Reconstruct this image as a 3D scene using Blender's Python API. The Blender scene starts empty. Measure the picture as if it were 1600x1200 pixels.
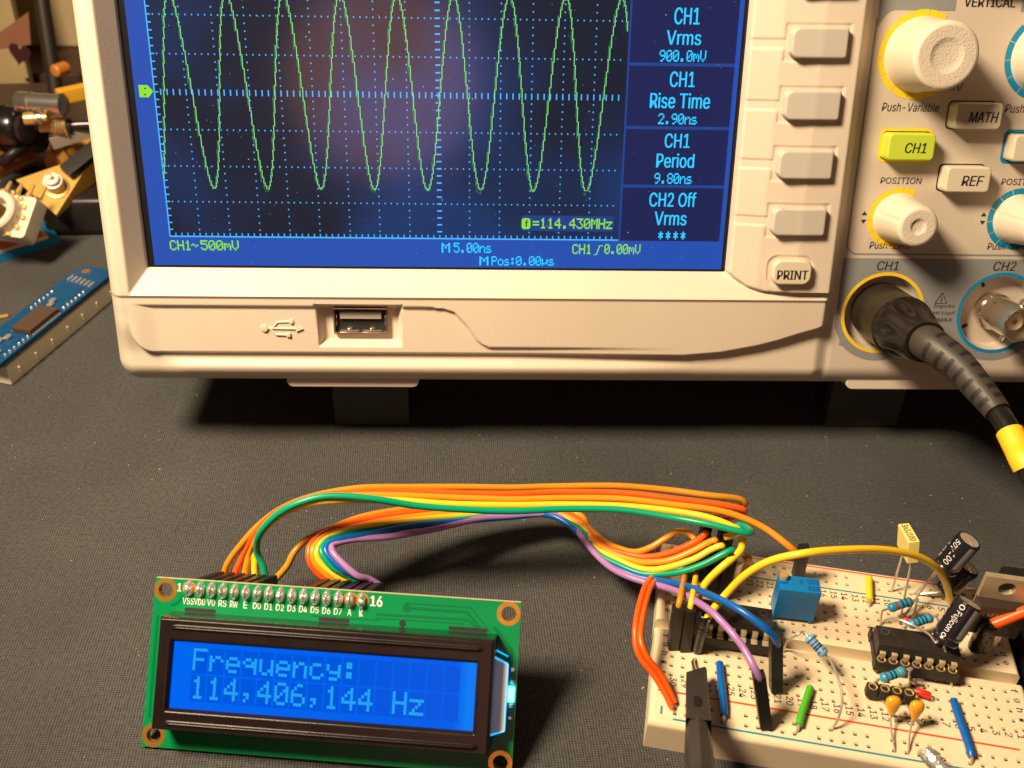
import bpy, bmesh, math, random
import numpy as np
from mathutils import Matrix, Vector
random.seed(4)
rng = np.random.default_rng(4)
D = bpy.data
C = bpy.context.scene.collection
MM = 0.001                                   # every length below is written in millimetres

# ------------------------------------------------------------------ camera, world, lamps, exposure
sc = bpy.context.scene
CAM = Matrix(((0.999613,-0.004610,-0.027448,0.0000),(-0.019394,0.591960,-0.805734,0.0000),(0.019962,0.805954,0.591641,186.0237),(0,0,0,1)))
cam = D.cameras.new('camera'); cam_ob = D.objects.new('camera', cam); C.objects.link(cam_ob)
cm = CAM.copy(); cm.translation = CAM.translation*MM; cam_ob.matrix_world = cm
cam.sensor_width = 36; cam.lens = 33.2352; cam.clip_start = 0.01; cam.clip_end = 20
cam.dof.use_dof = True; cam.dof.focus_distance = 0.234; cam.dof.aperture_fstop = 23
sc.camera = cam_ob
w = D.worlds.new('World'); sc.world = w; w.use_nodes = True
bg = w.node_tree.nodes['Background']; bg.inputs[0].default_value = (1, .70, .42, 1); bg.inputs[1].default_value = .032
def area_lamp(name, loc, target, size, watts, color):
    l = D.lights.new(name, 'AREA'); l.shape = 'DISK'; l.size = size*MM; l.energy = watts; l.color = color
    o = D.objects.new(name, l); C.objects.link(o); o.location = Vector(loc)*MM
    o.rotation_euler = (Vector(target)-Vector(loc)).to_track_quat('-Z', 'Y').to_euler()
    return o
area_lamp('desk_lamp', (-215, 78, 420), (20, 180, 30), 115, 5.6, (1, .785, .52))
area_lamp('screen_glow_fill', (-95, -390, 270), (0, 230, 60), 170, .17, (1, .44, .36))  # added unseen fill behind the camera, reflects as a warm glow in the screen
vs = sc.view_settings; vs.view_transform = 'Standard'; vs.look = 'None'; vs.exposure = 0; vs.gamma = 1; vs.use_curve_mapping = False
sc.render.resolution_x = 1024; sc.render.resolution_y = 768
sc.render.engine = 'CYCLES'

# ------------------------------------------------------------------ materials
def mat(name, col, rough=.5, metal=0, bump=0, bscale=900, var=0, vscale=60, spec=.5, coat=0, sss=0, trans=0, emit=None, estr=1, detail=3):
    m = D.materials.new(name); m.use_nodes = True
    nt = m.node_tree; N = nt.nodes; L = nt.links; p = N['Principled BSDF']
    p.inputs['Base Color'].default_value = (*col, 1); p.inputs['Roughness'].default_value = rough
    p.inputs['Metallic'].default_value = metal; p.inputs['Specular IOR Level'].default_value = spec
    p.inputs['Coat Weight'].default_value = coat
    if sss:
        p.inputs['Subsurface Weight'].default_value = sss; p.inputs['Subsurface Radius'].default_value = (.002, .0014, .0008)
    if trans: p.inputs['Transmission Weight'].default_value = trans
    if emit:
        p.inputs['Emission Color'].default_value = (*emit, 1); p.inputs['Emission Strength'].default_value = estr
    if bump or var:
        tc = N.new('ShaderNodeTexCoord')
    if var:
        n = N.new('ShaderNodeTexNoise'); n.inputs['Scale'].default_value = vscale; n.inputs['Detail'].default_value = 4
        L.new(tc.outputs['Object'], n.inputs['Vector'])
        r = N.new('ShaderNodeMapRange'); r.inputs[1].default_value = .3; r.inputs[2].default_value = .7
        r.inputs[3].default_value = 1-var; r.inputs[4].default_value = 1+var
        L.new(n.outputs['Fac'], r.inputs[0])
        mx = N.new('ShaderNodeVectorMath'); mx.operation = 'SCALE'; mx.inputs[0].default_value = col
        L.new(r.outputs[0], mx.inputs['Scale']); L.new(mx.outputs[0], p.inputs['Base Color'])
        r2 = N.new('ShaderNodeMapRange'); r2.inputs[3].default_value = max(0.02, rough-.08); r2.inputs[4].default_value = min(1, rough+.08)
        L.new(n.outputs['Fac'], r2.inputs[0]); L.new(r2.outputs[0], p.inputs['Roughness'])
    if bump:
        n = N.new('ShaderNodeTexNoise'); n.inputs['Scale'].default_value = bscale; n.inputs['Detail'].default_value = detail
        L.new(tc.outputs['Object'], n.inputs['Vector'])
        b = N.new('ShaderNodeBump'); b.inputs['Strength'].default_value = bump; b.inputs['Distance'].default_value = .0004
        L.new(n.outputs['Fac'], b.inputs['Height']); L.new(b.outputs[0], p.inputs['Normal'])
    return m
def glow(name, col, strength=1, base=(.01, .01, .015), rough=.22):
    return mat(name, base, rough, emit=col, estr=strength)
BEIGE = mat('beige plastic', (.63, .535, .435), .48, bump=.12, bscale=2400, var=.045, vscale=22)
PANEL = mat('panel beige plastic', (.56, .475, .395), .5, bump=.08, bscale=2200, var=.03, vscale=40)
KNOB = mat('knob plastic', (.70, .61, .48), .5, bump=.04, bscale=2500)
KNOBF = mat('knob face plastic', (.64, .55, .46), .6, bump=.5, bscale=2300, detail=3)
BUTTON = mat('grey button rubber', (.50, .455, .40), .55, bump=.05, bscale=2500)
LBUTTON = mat('cream button plastic', (.66, .58, .44), .4, sss=.15)
GREENBTN = mat('lit green button', (.46, .52, .05), .35, emit=(.42, .62, .01), estr=.2)
GREYP = mat('grey print', (.24, .245, .25), .5, bump=.06, bscale=2200)
BLACKP = mat('black print', (.018, .016, .015), .6)
YELLOWP = mat('yellow print', (.85, .56, .02), .5)
BLUEP = mat('blue print', (.0, .22, .42), .5)
METAL = mat('nickel plating', (.72, .64, .54), .14, .92, bump=.03, bscale=600)
TIN = mat('tinned wire', (.62, .55, .45), .32, .65)
PINM = mat('chip pin plating', (.62, .50, .33), .35, .4)
SOLDER = mat('solder', (.84, .80, .76), .26, .8, bump=.5, bscale=1100)
BRASS = mat('gold contacts', (.80, .54, .20), .28, .65)
DARKM = mat('dark recess', (.008, .008, .008), .6)
RUBBER = mat('black rubber', (.010, .008, .0068), .27, spec=.45, bump=.12, bscale=2600, var=.15, vscale=200)
BLACK = mat('black plastic', (.011, .010, .0095), .42, spec=.35, bump=.08, bscale=2200)
CHIP = mat('chip epoxy', (.021, .017, .0155), .5, spec=.35, bump=.15, bscale=3000, var=.25, vscale=250)
HOUS = mat('connector housing plastic', (.012, .0105, .0105), .38, spec=.35, bump=.06, bscale=3000)
FOOTM = mat('grey foot plastic', (.045, .043, .041), .6, bump=.1, bscale=2000)
YELCABLE = mat('yellow marker ring', (.95, .52, .02), .45)
def lowspec(m):
    m.node_tree.nodes['Principled BSDF'].inputs['Specular IOR Level'].default_value = .04; return m
GLASS = mat('black screen glass', (.010, .010, .012), .2, spec=.5)

# ------------------------------------------------------------------ mesh builder
class MB:
    """collects shapes in millimetres; build() links them as one mesh object"""
    def __init__(s, M=None):
        s.v = []; s.f = []; s.mi = []; s.M = M or Matrix.Identity(4)
    def add(s, vs, fs, mi=0, M=None):
        T = s.M @ M if M else s.M
        o = len(s.v)
        a = np.asarray([tuple(v) for v in vs], float)
        R = np.array(T)[:3]
        a = a @ R[:, :3].T + R[:, 3]
        s.v.extend(a.tolist())
        s.f.extend([tuple(i+o for i in f) for f in fs]); s.mi.extend([mi]*len(fs))
        return s
    def bm(s, b, mi=0, M=None):
        b.verts.index_update()
        s.add([v.co[:] for v in b.verts], [[v.index for v in f.verts] for f in b.faces], mi, M); b.free(); return s
    def box(s, c, size, bev=0, seg=2, mi=0, M=None, taper=1):
        b = bmesh.new(); bmesh.ops.create_cube(b, size=1)
        for v in b.verts:
            t = taper if v.co.z > 0 else 1
            v.co = Vector((v.co.x*size[0]*t, v.co.y*size[1]*t, v.co.z*size[2]))
        if bev: bmesh.ops.bevel(b, geom=b.edges[:], offset=bev, segments=seg, affect='EDGES', profile=.5)
        for v in b.verts: v.co += Vector(c)
        return s.bm(b, mi, M)
    def lathe(s, prof, seg=32, mi=0, M=None, a0=0, a1=2*math.pi):
        full = abs(a1-a0-2*math.pi) < 1e-6; n = seg if full else seg+1
        vs = []; fs = []
        for (r, z) in prof:
            for k in range(n):
                a = a0+(a1-a0)*k/seg; vs.append((r*math.cos(a), r*math.sin(a), z))
        for i in range(len(prof)-1):
            for k in range(seg):
                k2 = (k+1) % n if full else k+1
                fs.append((i*n+k, i*n+k2, (i+1)*n+k2, (i+1)*n+k))
        return s.add(vs, fs, mi, M)
    def tube(s, pts, r, seg=10, mi=0, caps=True, M=None):
        P = [Vector(p) for p in pts]; n = len(P); rr = r if isinstance(r, (list, tuple)) else [r]*n
        vs = []; fs = []; nrm = None
        for i in range(n):
            t = (P[min(i+1, n-1)]-P[max(i-1, 0)]).normalized()
            if nrm is None:
                nrm = t.orthogonal().normalized()
            else:
                nrm = (nrm-t*nrm.dot(t)).normalized()
            b = t.cross(nrm)
            for k in range(seg):
                a = 2*math.pi*k/seg; vs.append(P[i]+(nrm*math.cos(a)+b*math.sin(a))*rr[i])
        for i in range(n-1):
            for k in range(seg):
                k2 = (k+1) % seg; fs.append((i*seg+k, i*seg+k2, (i+1)*seg+k2, (i+1)*seg+k))
        if caps:
            fs.append(tuple(range(seg-1, -1, -1))); fs.append(tuple((n-1)*seg+k for k in range(seg)))
        return s.add(vs, fs, mi, M)
    def prism(s, poly, z0, z1, mi=0, M=None, bev=0, seg=2):
        b = bmesh.new(); vv = [b.verts.new((x, y, z0)) for x, y in poly]; f = b.faces.new(vv)
        r = bmesh.ops.extrude_face_region(b, geom=[f])
        for e in r['geom']:
            if isinstance(e, bmesh.types.BMVert): e.co.z = z1
        bmesh.ops.recalc_face_normals(b, faces=b.faces[:])
        if bev: bmesh.ops.bevel(b, geom=b.edges[:], offset=bev, segments=seg, affect='EDGES', profile=.5)
        return s.bm(b, mi, M)
    def quad(s, x0, y0, x1, y1, z, mi=0, M=None):
        return s.add([(x0, y0, z), (x1, y0, z), (x1, y1, z), (x0, y1, z)], [(0, 1, 2, 3)], mi, M)
    def ring(s, c, r0, r1, z, a0=0, a1=360, seg=48, mi=0, M=None):
        vs = []; fs = []
        for k in range(seg+1):
            a = math.radians(a0+(a1-a0)*k/seg)
            for r in (r0, r1): vs.append((c[0]+r*math.cos(a), c[1]+r*math.sin(a), z))
        for k in range(seg): fs.append((2*k, 2*k+1, 2*k+3, 2*k+2))
        return s.add(vs, fs, mi, M)
    def text(s, txt, x0, y0, x1, y1, z, mi=0, M=None, shear=0, bold=0, wrap=None):
        """lettering fitted into the rectangle x0..x1, y0..y1"""
        if bold:                                   # heavier letters: a second impression a hair to the side and above
            d_ = min(bold*4.0, .07)*(y1-y0)
            s.text(txt, x0+d_, y0, x1+d_, y1, z+.004, mi, M, shear, 0, wrap+.004 if wrap else None)
        vs, fs = glyphs(txt, 0)
        a = np.array(vs); mn = a.min(0); mx = a.max(0); q = (a-mn)/(mx-mn)
        X = x0+q[:, 0]*(x1-x0); Y = y0+q[:, 1]*(y1-y0)
        X = X+shear*(Y-y0)
        if wrap:                                   # wrap round a cylinder of radius wrap about the Y axis
            return s.add([(wrap*math.sin(x/wrap), y, wrap*math.cos(x/wrap)) for x, y in zip(X, Y)], fs, mi, M)
        return s.add([(x, y, z) for x, y in zip(X, Y)], fs, mi, M)
    def build(s, name, mats, parent=None, angle=38, smooth=True, label=None):
        me = D.meshes.new(name)
        base = np.array(parent['_w'] if parent else (0, 0, 0))
        a = (np.array(s.v)-base)*MM
        me.from_pydata(a.tolist(), [], s.f)
        for m in (mats if isinstance(mats, (list, tuple)) else [mats]): me.materials.append(m)
        if any(s.mi): me.polygons.foreach_set('material_index', s.mi)
        if smooth:
            me.polygons.foreach_set('use_smooth', [True]*len(me.polygons))
            me.set_sharp_from_angle(angle=math.radians(angle))
        me.update()
        o = D.objects.new(name, me); C.objects.link(o)
        if smooth and len(me.polygons) < 4000:
            wn = o.modifiers.new('weighted_normals', 'WEIGHTED_NORMAL'); wn.keep_sharp = True
        if parent: o.parent = parent; BASE[o] = tuple(base)
        o['_w'] = tuple(float(t) for t in base)
        if label: o['label'] = label
        return o
BASE = {}
_g = {}
FONT = None
try:                                           # the plain sans that ships inside Blender itself
    import os
    FONT = D.fonts.load(os.path.join(bpy.utils.system_resource('DATAFILES', path='fonts'), 'Inter.woff2'))
except Exception:
    FONT = None
def glyphs(txt, bold=0):
    k = (txt, bold)
    if k in _g: return _g[k]
    cu = D.curves.new('t', 'FONT'); cu.body = txt; cu.resolution_u = 3; cu.offset = bold
    if FONT: cu.font = FONT
    ob = D.objects.new('t', cu); C.objects.link(ob)
    dg = bpy.context.evaluated_depsgraph_get(); ev = ob.evaluated_get(dg); me = ev.to_mesh()
    vs = [(v.co.x, v.co.y) for v in me.vertices]; fs = [tuple(p.vertices) for p in me.polygons]
    ev.to_mesh_clear(); D.objects.remove(ob); D.curves.remove(cu)
    _g[k] = (vs, fs); return _g[k]
def thing(name, label, cat, base, group=None):
    o = D.objects.new(name, None); C.objects.link(o); o.location = Vector(base)*MM
    o.empty_display_size = .01; o['_w'] = tuple(float(t) for t in base)
    o['label'] = label; o['category'] = cat
    if group: o['group'] = group
    return o
def solo(mb, name, mats, label, cat, group=None, angle=38):
    """a thing that is one mesh: its origin goes to its lowest centre"""
    a = np.array(mb.v); base = ((a[:, 0].min()+a[:, 0].max())/2, (a[:, 1].min()+a[:, 1].max())/2, a[:, 2].min())
    class P(dict): pass
    me_ob = None
    mb.v = (a-np.array(base)).tolist()
    o = mb.build(name, mats, None, angle); o.location = Vector(base)*MM
    o['label'] = label; o['category'] = cat
    if group: o['group'] = group
    return o
def spline(pts, n=8):
    P = [Vector(p) for p in pts]
    P = [P[0]*2-P[1]]+P+[P[-1]*2-P[-2]]; out = []
    for i in range(1, len(P)-2):
        p0, p1, p2, p3 = P[i-1:i+3]
        for k in range(n):
            t = k/n
            out.append(.5*((2*p1)+(p2-p0)*t+(2*p0-5*p1+4*p2-p3)*t*t+(3*p1-p0-3*p2+p3)*t**3))
    out.append(P[-2]); return out
def axis(o, d, up=None):
    """matrix whose Z runs along d from o"""
    z = Vector(d).normalized(); u = Vector(up) if up else Vector((0, 0, 1))
    if abs(z.dot(u)) > .98: u = Vector((1, 0, 0))
    x = u.cross(z).normalized(); y = z.cross(x)
    return Matrix(((x.x, y.x, z.x, o[0]), (x.y, y.y, z.y, o[1]), (x.z, y.z, z.z, o[2]), (0, 0, 0, 1)))
def T(x, y, z): return Matrix.Translation((x, y, z))
def ss(a, b, x):
    t = np.clip((x-a)/(b-a), 0, 1); return t*t*(3-2*t)

# 5 x 7 dot letters for the displays
F57 = {'0': '0E11131519110E', '1': '040C040404040E', '2': '0E11010204081F', '3': '1F02040201110E', '4': '02060A121F0202',
 '5': '1F101E0101110E', '6': '0608101E11110E', '8': '0E11110E11110E', '7': '1F010204080808', '9': '0E11110F01020C', '.': '00000000000C0C', ',': '000000000C0408', ':': '000C0C000C0C00',
 'F': '1F10101E101010', 'r': '00001619101010', 'e': '00000E111F100E', 'q': '00000D130F0101', 'u': '0000111111130D', 'n': '00001619111111',
 'c': '00000E1010110E', 'y': '000011110F010E', 'H': '1111111F111111', 'z': '00001F0204081F', 'm': '00001A15151111', 'V': '11111111110A04',
 's': '00000E100E011E', 'C': '0E11101010110E', 'M': '111B1515111111', 'P': '1E11111E101010', 'o': '00000E1111110E', 'i': '0400 0C04 04040E'.replace(' ', ''),
 '*': '0000150E1F0E15', '~': '00000815020000', '/': '07040404041C00', '=': '00001F001F0000', 'f': '0609081C080808', 'p': '00001E111E1010'}
F57['\u03bc'] = '0000111113 1D10'.replace(' ', '')
def dots(mb, txt, x, y, dx, dy, adv, z, mi=0, fill=.86, slash=True):
    for ch in txt:
        g = F57.get(ch)
        if g:
            for r in range(7):
                b = int(g[2*r:2*r+2], 16)
                for c in range(5):
                    if b >> (4-c) & 1:
                        X = x+c*dx; Y = y+(6-r)*dy
                        mb.quad(X, Y, X+dx*fill, Y+dy*fill, z, mi)
        x += adv

# ================================================================== THE TABLE
def table_material():
    m = D.materials.new('dark woven cloth'); m.use_nodes = True
    nt = m.node_tree; N = nt.nodes; L = nt.links; p = N['Principled BSDF']
    tc = N.new('ShaderNodeTexCoord'); mp = N.new('ShaderNodeMapping'); mp.inputs['Rotation'].default_value = (0, 0, math.radians(-4))
    L.new(tc.outputs['Object'], mp.inputs[0])
    n0 = N.new('ShaderNodeTexNoise'); n0.inputs['Scale'].default_value = 140; n0.inputs['Detail'].default_value = 2
    L.new(mp.outputs[0], n0.inputs['Vector'])
    ad = N.new('ShaderNodeVectorMath'); ad.operation = 'MULTIPLY_ADD'; ad.inputs[1].default_value = (.0007, .0007, 0)
    L.new(n0.outputs['Color'], ad.inputs[0]); L.new(mp.outputs[0], ad.inputs[2])
    ws = []
    for d, sc_ in (('X', 480), ('Y', 560)):
        wv = N.new('ShaderNodeTexWave'); wv.wave_type = 'BANDS'; wv.bands_direction = d; wv.wave_profile = 'SIN'
        wv.inputs['Scale'].default_value = sc_; wv.inputs['Distortion'].default_value = .6; wv.inputs['Detail Scale'].default_value = .6
        L.new(ad.outputs[0], wv.inputs['Vector']); ws.append(wv)
    mu = N.new('ShaderNodeMath'); mu.operation = 'MULTIPLY'; L.new(ws[0].outputs['Fac'], mu.inputs[0]); L.new(ws[1].outputs['Fac'], mu.inputs[1])
    n1 = N.new('ShaderNodeTexNoise'); n1.inputs['Scale'].default_value = 900; n1.inputs['Detail'].default_value = 4
    L.new(tc.outputs['Object'], n1.inputs['Vector'])
    n2 = N.new('ShaderNodeTexNoise'); n2.inputs['Scale'].default_value = 18; n2.inputs['Detail'].default_value = 5
    L.new(tc.outputs['Object'], n2.inputs['Vector'])
    s1 = N.new('ShaderNodeMath'); s1.operation = 'MULTIPLY_ADD'; s1.inputs[1].default_value = .7
    L.new(n1.outputs['Fac'], s1.inputs[0]); L.new(mu.outputs[0], s1.inputs[2])
    cr = N.new('ShaderNodeValToRGB'); e = cr.color_ramp.elements
    e[0].position = .2; e[0].color = (.017, .017, .0178, 1); e[1].position = 1.0; e[1].color = (.106, .104, .102, 1)
    L.new(s1.outputs[0], cr.inputs[0])
    mr = N.new('ShaderNodeMapRange'); mr.inputs[1].default_value = .3; mr.inputs[2].default_value = .7; mr.inputs[3].default_value = .78; mr.inputs[4].default_value = 1.22
    L.new(n2.outputs['Fac'], mr.inputs[0])
    sm = N.new('ShaderNodeVectorMath'); sm.operation = 'SCALE'; L.new(cr.outputs[0], sm.inputs[0]); L.new(mr.outputs[0], sm.inputs['Scale'])
    L.new(sm.outputs[0], p.inputs['Base Color']); p.inputs['Roughness'].default_value = .9; p.inputs['Specular IOR Level'].default_value = .2
    p.inputs['Sheen Weight'].default_value = .08
    bp = N.new('ShaderNodeBump'); bp.inputs['Strength'].default_value = .7; bp.inputs['Distance'].default_value = .0003
    L.new(s1.outputs[0], bp.inputs['Height']); L.new(bp.outputs[0], p.inputs['Normal'])
    return m
TABLE = table_material()
g = MB(); n = 40
g.box((100, 250, -15), (1700, 1300, 30), 3)
t = g.build('table', TABLE); t['kind'] = 'structure'
lint = MB()
for i in range(460):
    X = rng.uniform(-190, 170); Y = rng.uniform(95, 300); a = rng.uniform(0, 6.28); l = rng.uniform(.12, .42)*(1 if rng.random() < .9 else 2.2)
    lint.tube([(X, Y, .12), (X+l*math.cos(a), Y+l*math.sin(a), .2)], .09 if rng.random() < .8 else .15, 4)
o = lint.build('lint', mat('lint', (.36, .33, .28), .9)); o['kind'] = 'stuff'

# ================================================================== THE OSCILLOSCOPE
SM = Matrix(((1.000000,0.000000,0.000000,-84.8730),(0.000000,0.284708,-0.958614,229.3575),(0.000000,0.958614,0.284708,66.2105),(0,0,0,1)))                                   # X along the face, Y up the face, Z out of it; origin at the grid's lower left corner
scope = thing('oscilloscope', 'beige bench oscilloscope with a blue lit screen showing a green sine wave', 'oscilloscope', (50, 290, 0))
GX, GY = 8.025, 9.2548
CH1C, CH2C = (195.6, -19.7), (228.4, -19.5)
BTN_Y = [51.0, 36.2, 21.5, 6.8, 65.7, 80.4]
def face_height(X, Y):
    X = np.asarray(X, float); Y = np.asarray(Y, float)
    # slopes from the frame ridge down to the glass
    dl = np.maximum(-6.7-X, 0)/3.9; db = np.maximum(-8.6-Y, 0)/6.2; dt = np.maximum(Y-79, 0)/6.6
    m = np.maximum(np.maximum(dl, db), dt)
    h = .3+5.7*np.clip(m, 0, 1)
    cut = (X > -6.9) & (X < 150.6) & (Y > -9.2) & (Y < 80.2)
    # lower band below the crease
    low = ss(-14.9, -15.7, Y)
    h = np.where(low > 0, 6-.55*low-.05*np.maximum(-15.7-Y, 0), h)
    h = np.where((X > -18) & (m >= 1) & (Y > -15), 6, h)
    # raised button column
    yb = np.interp(X, [148, 150.4, 152.2, 155.5, 159.5, 163, 177], [-5.5, -8.0, -9.8, -11.8, -12.9, -13.2, -13.3])
    pan = np.interp(X, [150.2, 151.2, 158, 168, 177], [.8, 3.4, 5.6, 7.0, 7.0])
    inside = ss(0, .8, np.minimum(X-150.2, Y-yb))*ss(81, 80, Y)
    h = h*(1-inside)+np.maximum(h*(Y < 0), pan)*inside
    for yc in BTN_Y:
        ch = ss(148.5, 150, X)*ss(160.3, 159.3, X)*ss(-.05, .35, Y-(yc-1.6))*ss(.05, -.2, Y-(yc+1.0))
        well = ss(.5, 0, np.maximum(np.abs(X-166.8)-7.7, np.abs(Y-yc)-4.2))
        h = h-.32*np.maximum(ch, well)
    pw = ss(.5, 0, (np.sqrt((np.maximum(np.abs(X-166.3)-3.2, 0))**2+(np.maximum(np.abs(Y+6.6)-1.3, 0))**2)-2.5)); h = h-.4*pw
    # shallow tab in the lower left with a swept right end
    xr = np.interp(-Y, [17.6, 18.2, 19.2, 23.3, 27.4, 28.6, 29.2], [68, 73.5, 76.6, 80.3, 83.0, 84.4, 86])
    cx = np.maximum(-5.9-X, 0); cy = np.maximum(-26.0-Y, 0)
    tabd = np.minimum(np.minimum((X+10.9)*.18, xr-X), -17.4-Y)
    tabd = np.minimum(tabd, 6.6-np.hypot(cx, cy))
    strip = ss(0, 1.0, -29.0-Y)*(X > 80)*(1-ss(88, 143, X))
    h = h-.95*np.maximum(ss(0, 1.2, tabd)*(Y < -17), strip)
    # lower lip, its swoop up to the right, and the rolled bottom edge
    yl = np.interp(X, [-20, 100, 140, 150, 160, 166, 172, 176, 179, 183], [-31.9, -31.9, -31.9, -31.0, -29.0, -27.3, -25.2, -24, -22.6, -21.8])
    lip = np.minimum(Y-yl, np.where(X < -5.9, 5.9-np.hypot(np.maximum(-5.9-X, 0), np.maximum(-26.0-Y, 0)), 9))
    base = np.where(X < 20, 4.9-2.5*ss(-22, -33, Y), 2.4)
    base = base+1.1*ss(1.2, 4.0, yl-Y)*ss(150, 120, X)*ss(-6, 2, X)
    out = (1-ss(-.2, .8, lip))*ss(-17.5, -24, Y)
    h = h*(1-out)+base*out
    # right of X=177 the face drops to the control panel
    t = ss(177.2, 181.6, X)
    pl = 1.0+.0*X
    h = h*(1-t)+pl*t
    # connector dishes
    for c in (CH1C, CH2C):
        r = np.hypot(X-c[0], Y-c[1]); h = h-3.6*ss(10.7, 9.9, r)
    # USB pocket
    d = np.maximum(np.abs(X-50.3)-10.2, np.abs(Y+23.6)-4.6); d2 = np.where(Y > -18, 9, d)
    h = np.minimum(h, .9+3.6*np.clip(np.maximum(np.abs(X-50.2)-10.1, np.maximum(-28.2-Y, Y+19.0))/1.6, 0, 2))*1.0 if True else h
    # outer roll
    ex = np.minimum(X+18.3, 305-X); ey = np.minimum(Y+41, 97-Y); R = 6.0
    d = np.where((ex < R) & (ey < R), R-np.hypot(R-ex, R-ey), np.minimum(ex, ey))
    wr = 5.5
    q = np.clip(1-d/wr, 0, 1)**2
    h = h-(h+2.0)*q
    scr_in = (X > -6.7) & (X < 150.35) & (Y > -8.6) & (Y < 79.4)
    return np.where(scr_in, -3.0, h), d
def face_mesh(xs, ys):
    X, Y = np.meshgrid(xs, ys); H, d = face_height(X, Y)
    # pull grid points outside the rounded corners back on to the outline
    ex = np.minimum(X+18.3, 305-X); ey = np.minimum(Y+41, 97-Y); R = 6.0
    o = d < 0
    r = np.hypot(R-ex, R-ey); k = np.where(o, R/np.maximum(r, 1e-6), 1)
    nx = R-(R-ex)*k; ny = R-(R-ey)*k
    X = np.where(o, np.where(X < 140, -18.3+nx, 305-nx), X); Y = np.where(o, np.where(Y < 20, -41+ny, 97-ny), Y)
    H = np.where(o, -2.0, H)
    nyy, nxx = X.shape
    idx = np.arange(nyy*nxx).reshape(nyy, nxx)
    allout = o[:-1, :-1] & o[1:, :-1] & o[:-1, 1:] & o[1:, 1:]
    q = np.stack([idx[:-1, :-1], idx[:-1, 1:], idx[1:, 1:], idx[1:, :-1]], -1)[~allout]
    return np.stack([X.ravel(), Y.ravel(), H.ravel()], 1), q.tolist()
ys = np.concatenate([np.arange(-41, 62, .3), np.arange(62, 97.01, 1.0)])
xl = np.arange(-18.3, 182.9, .3)
xr_ = np.concatenate([[xl[-1]], np.arange(xl[-1]+.4, 244, .4), np.arange(244, 305.1, 1.5)]); xr_[-1] = 305
for nm, xs, m in (('bezel', xl, BEIGE), ('control_panel', xr_, PANEL)):
    b = MB(SM); v, f = face_mesh(xs, ys)
    b.add(v, f); o = b.build(nm, m, scope, 60)
    if nm == 'control_panel': panel = o
# case behind the face
def rr(x0, y0, x1, y1, r, n=6):
    P = []
    for cx, cy, a in ((x1-r, y0+r, -90), (x1-r, y1-r, 0), (x0+r, y1-r, 90), (x0+r, y0+r, 180)):
        for k in range(n+1):
            t = math.radians(a+90*k/n); P.append((cx+r*math.cos(t), cy+r*math.sin(t)))
    return P
b = MB(SM); pr = rr(-18.3, -41, 305, 97, 6); n = len(pr); vs = []; fs = []
for z, ins in ((-2, 0), (-9, .4), (-9.3, 1.0), (-9.9, 1.0), (-10.2, .5), (-60, 2), (-126, 5)):
    for x_, y_ in pr:
        X = x_+(ins if x_ < 140 else -ins); Y = y_+(ins if y_ < 20 else -ins)
        vs.append((X, Y-z*-.115 if False else Y+z*-.115*-1*-1, z))
for i in range(6):
    for k in range(n): fs.append((i*n+k, i*n+(k+1) % n, (i+1)*n+(k+1) % n, (i+1)*n+k))
fs.append(tuple(6*n+k for k in range(n)))
b.add(vs, fs); b.build('case', BEIGE, scope)
# screen
def plot_mat():
    m = glow('plot area black', (.004, .006, .012), 1, base=(.008, .008, .009), rough=.12)
    nt = m.node_tree; N = nt.nodes; L = nt.links; p = N['Principled BSDF']       # uneven backlight leaking through the black
    tc = N.new('ShaderNodeTexCoord'); n_ = N.new('ShaderNodeTexNoise'); n_.inputs['Scale'].default_value = 26; n_.inputs['Detail'].default_value = 1
    cr = N.new('ShaderNodeValToRGB'); e = cr.color_ramp.elements
    e[0].position = .40; e[0].color = (.003, .008, .026, 1); e[1].position = .62; e[1].color = (.003, .030, .13, 1)
    L.new(tc.outputs['Object'], n_.inputs['Vector']); L.new(n_.outputs['Fac'], cr.inputs[0]); L.new(cr.outputs[0], p.inputs['Emission Color'])
    return m
scr = MB(SM).box((72, 35.5, -1.3), (159, 90, 2.0), .2).build('screen', GLASS, scope)
SZ = .0
FRAMEB = glow('screen frame blue', (.010, .085, .50), .86, rough=.12)
b = MB(SM); z = -.22
X0, X1, Y0, Y1 = -5.0, 149.4, -7.9, 78.8
gx0, gx1, gy0, gy1 = 0, 120.6, 0, 74.04
b.quad(X0, Y0, X1, gy0, z); b.quad(X0, gy1, X1, Y1, z); b.quad(X0, gy0, gx0, gy1, z); b.quad(148.2, gy0, X1, gy1, z)
b.build('status_frame', FRAMEB, scr)
b = MB(SM); b.quad(gx0, gy0, gx1, gy1, -.22); b.build('plot_area', plot_mat(), scr)
b = MB(SM)
yb_ = [-.6, 14.5, 29.6, 45.3, 61.5, 74.04]
for k in range(5):
    b.quad(gx1+.5, yb_[k]+.45, 148.2, yb_[k+1]-.35, -.2)
b.build('menu_panel', glow('menu navy', (.003, .012, .10), .8, rough=.12), scr)
b = MB(SM); b.quad(gx1, gy0, 148.2, gy1, -.24)
b.build('menu_border', glow('menu border', (.008, .07, .36), .75, rough=.12), scr)
b = MB(SM); dw, dh = .32, .37; z = -.17
def dot(x, y, w_=dw, h_=dh): b.quad(x-w_/2, y-h_/2, x+w_/2, y+h_/2, z)
for j in range(1, 8):
    for i in range(1, 75):
        if i % 5 == 0 or True: dot(i*GX/5, j*GY, dw, 1.5 if j == 4 else dh)
for i in range(1, 15):
    for j in range(1, 40): dot(i*GX, j*GY/5, 1.3 if i == 9 else dw, dh)
for i in range(1, 75): b.quad(i*GX/5-.14, .15, i*GX/5+.14, .95, z)
for j in range(1, 40): b.quad(.1, j*GY/5-.16, 1.0, j*GY/5+.16, z)
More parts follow.
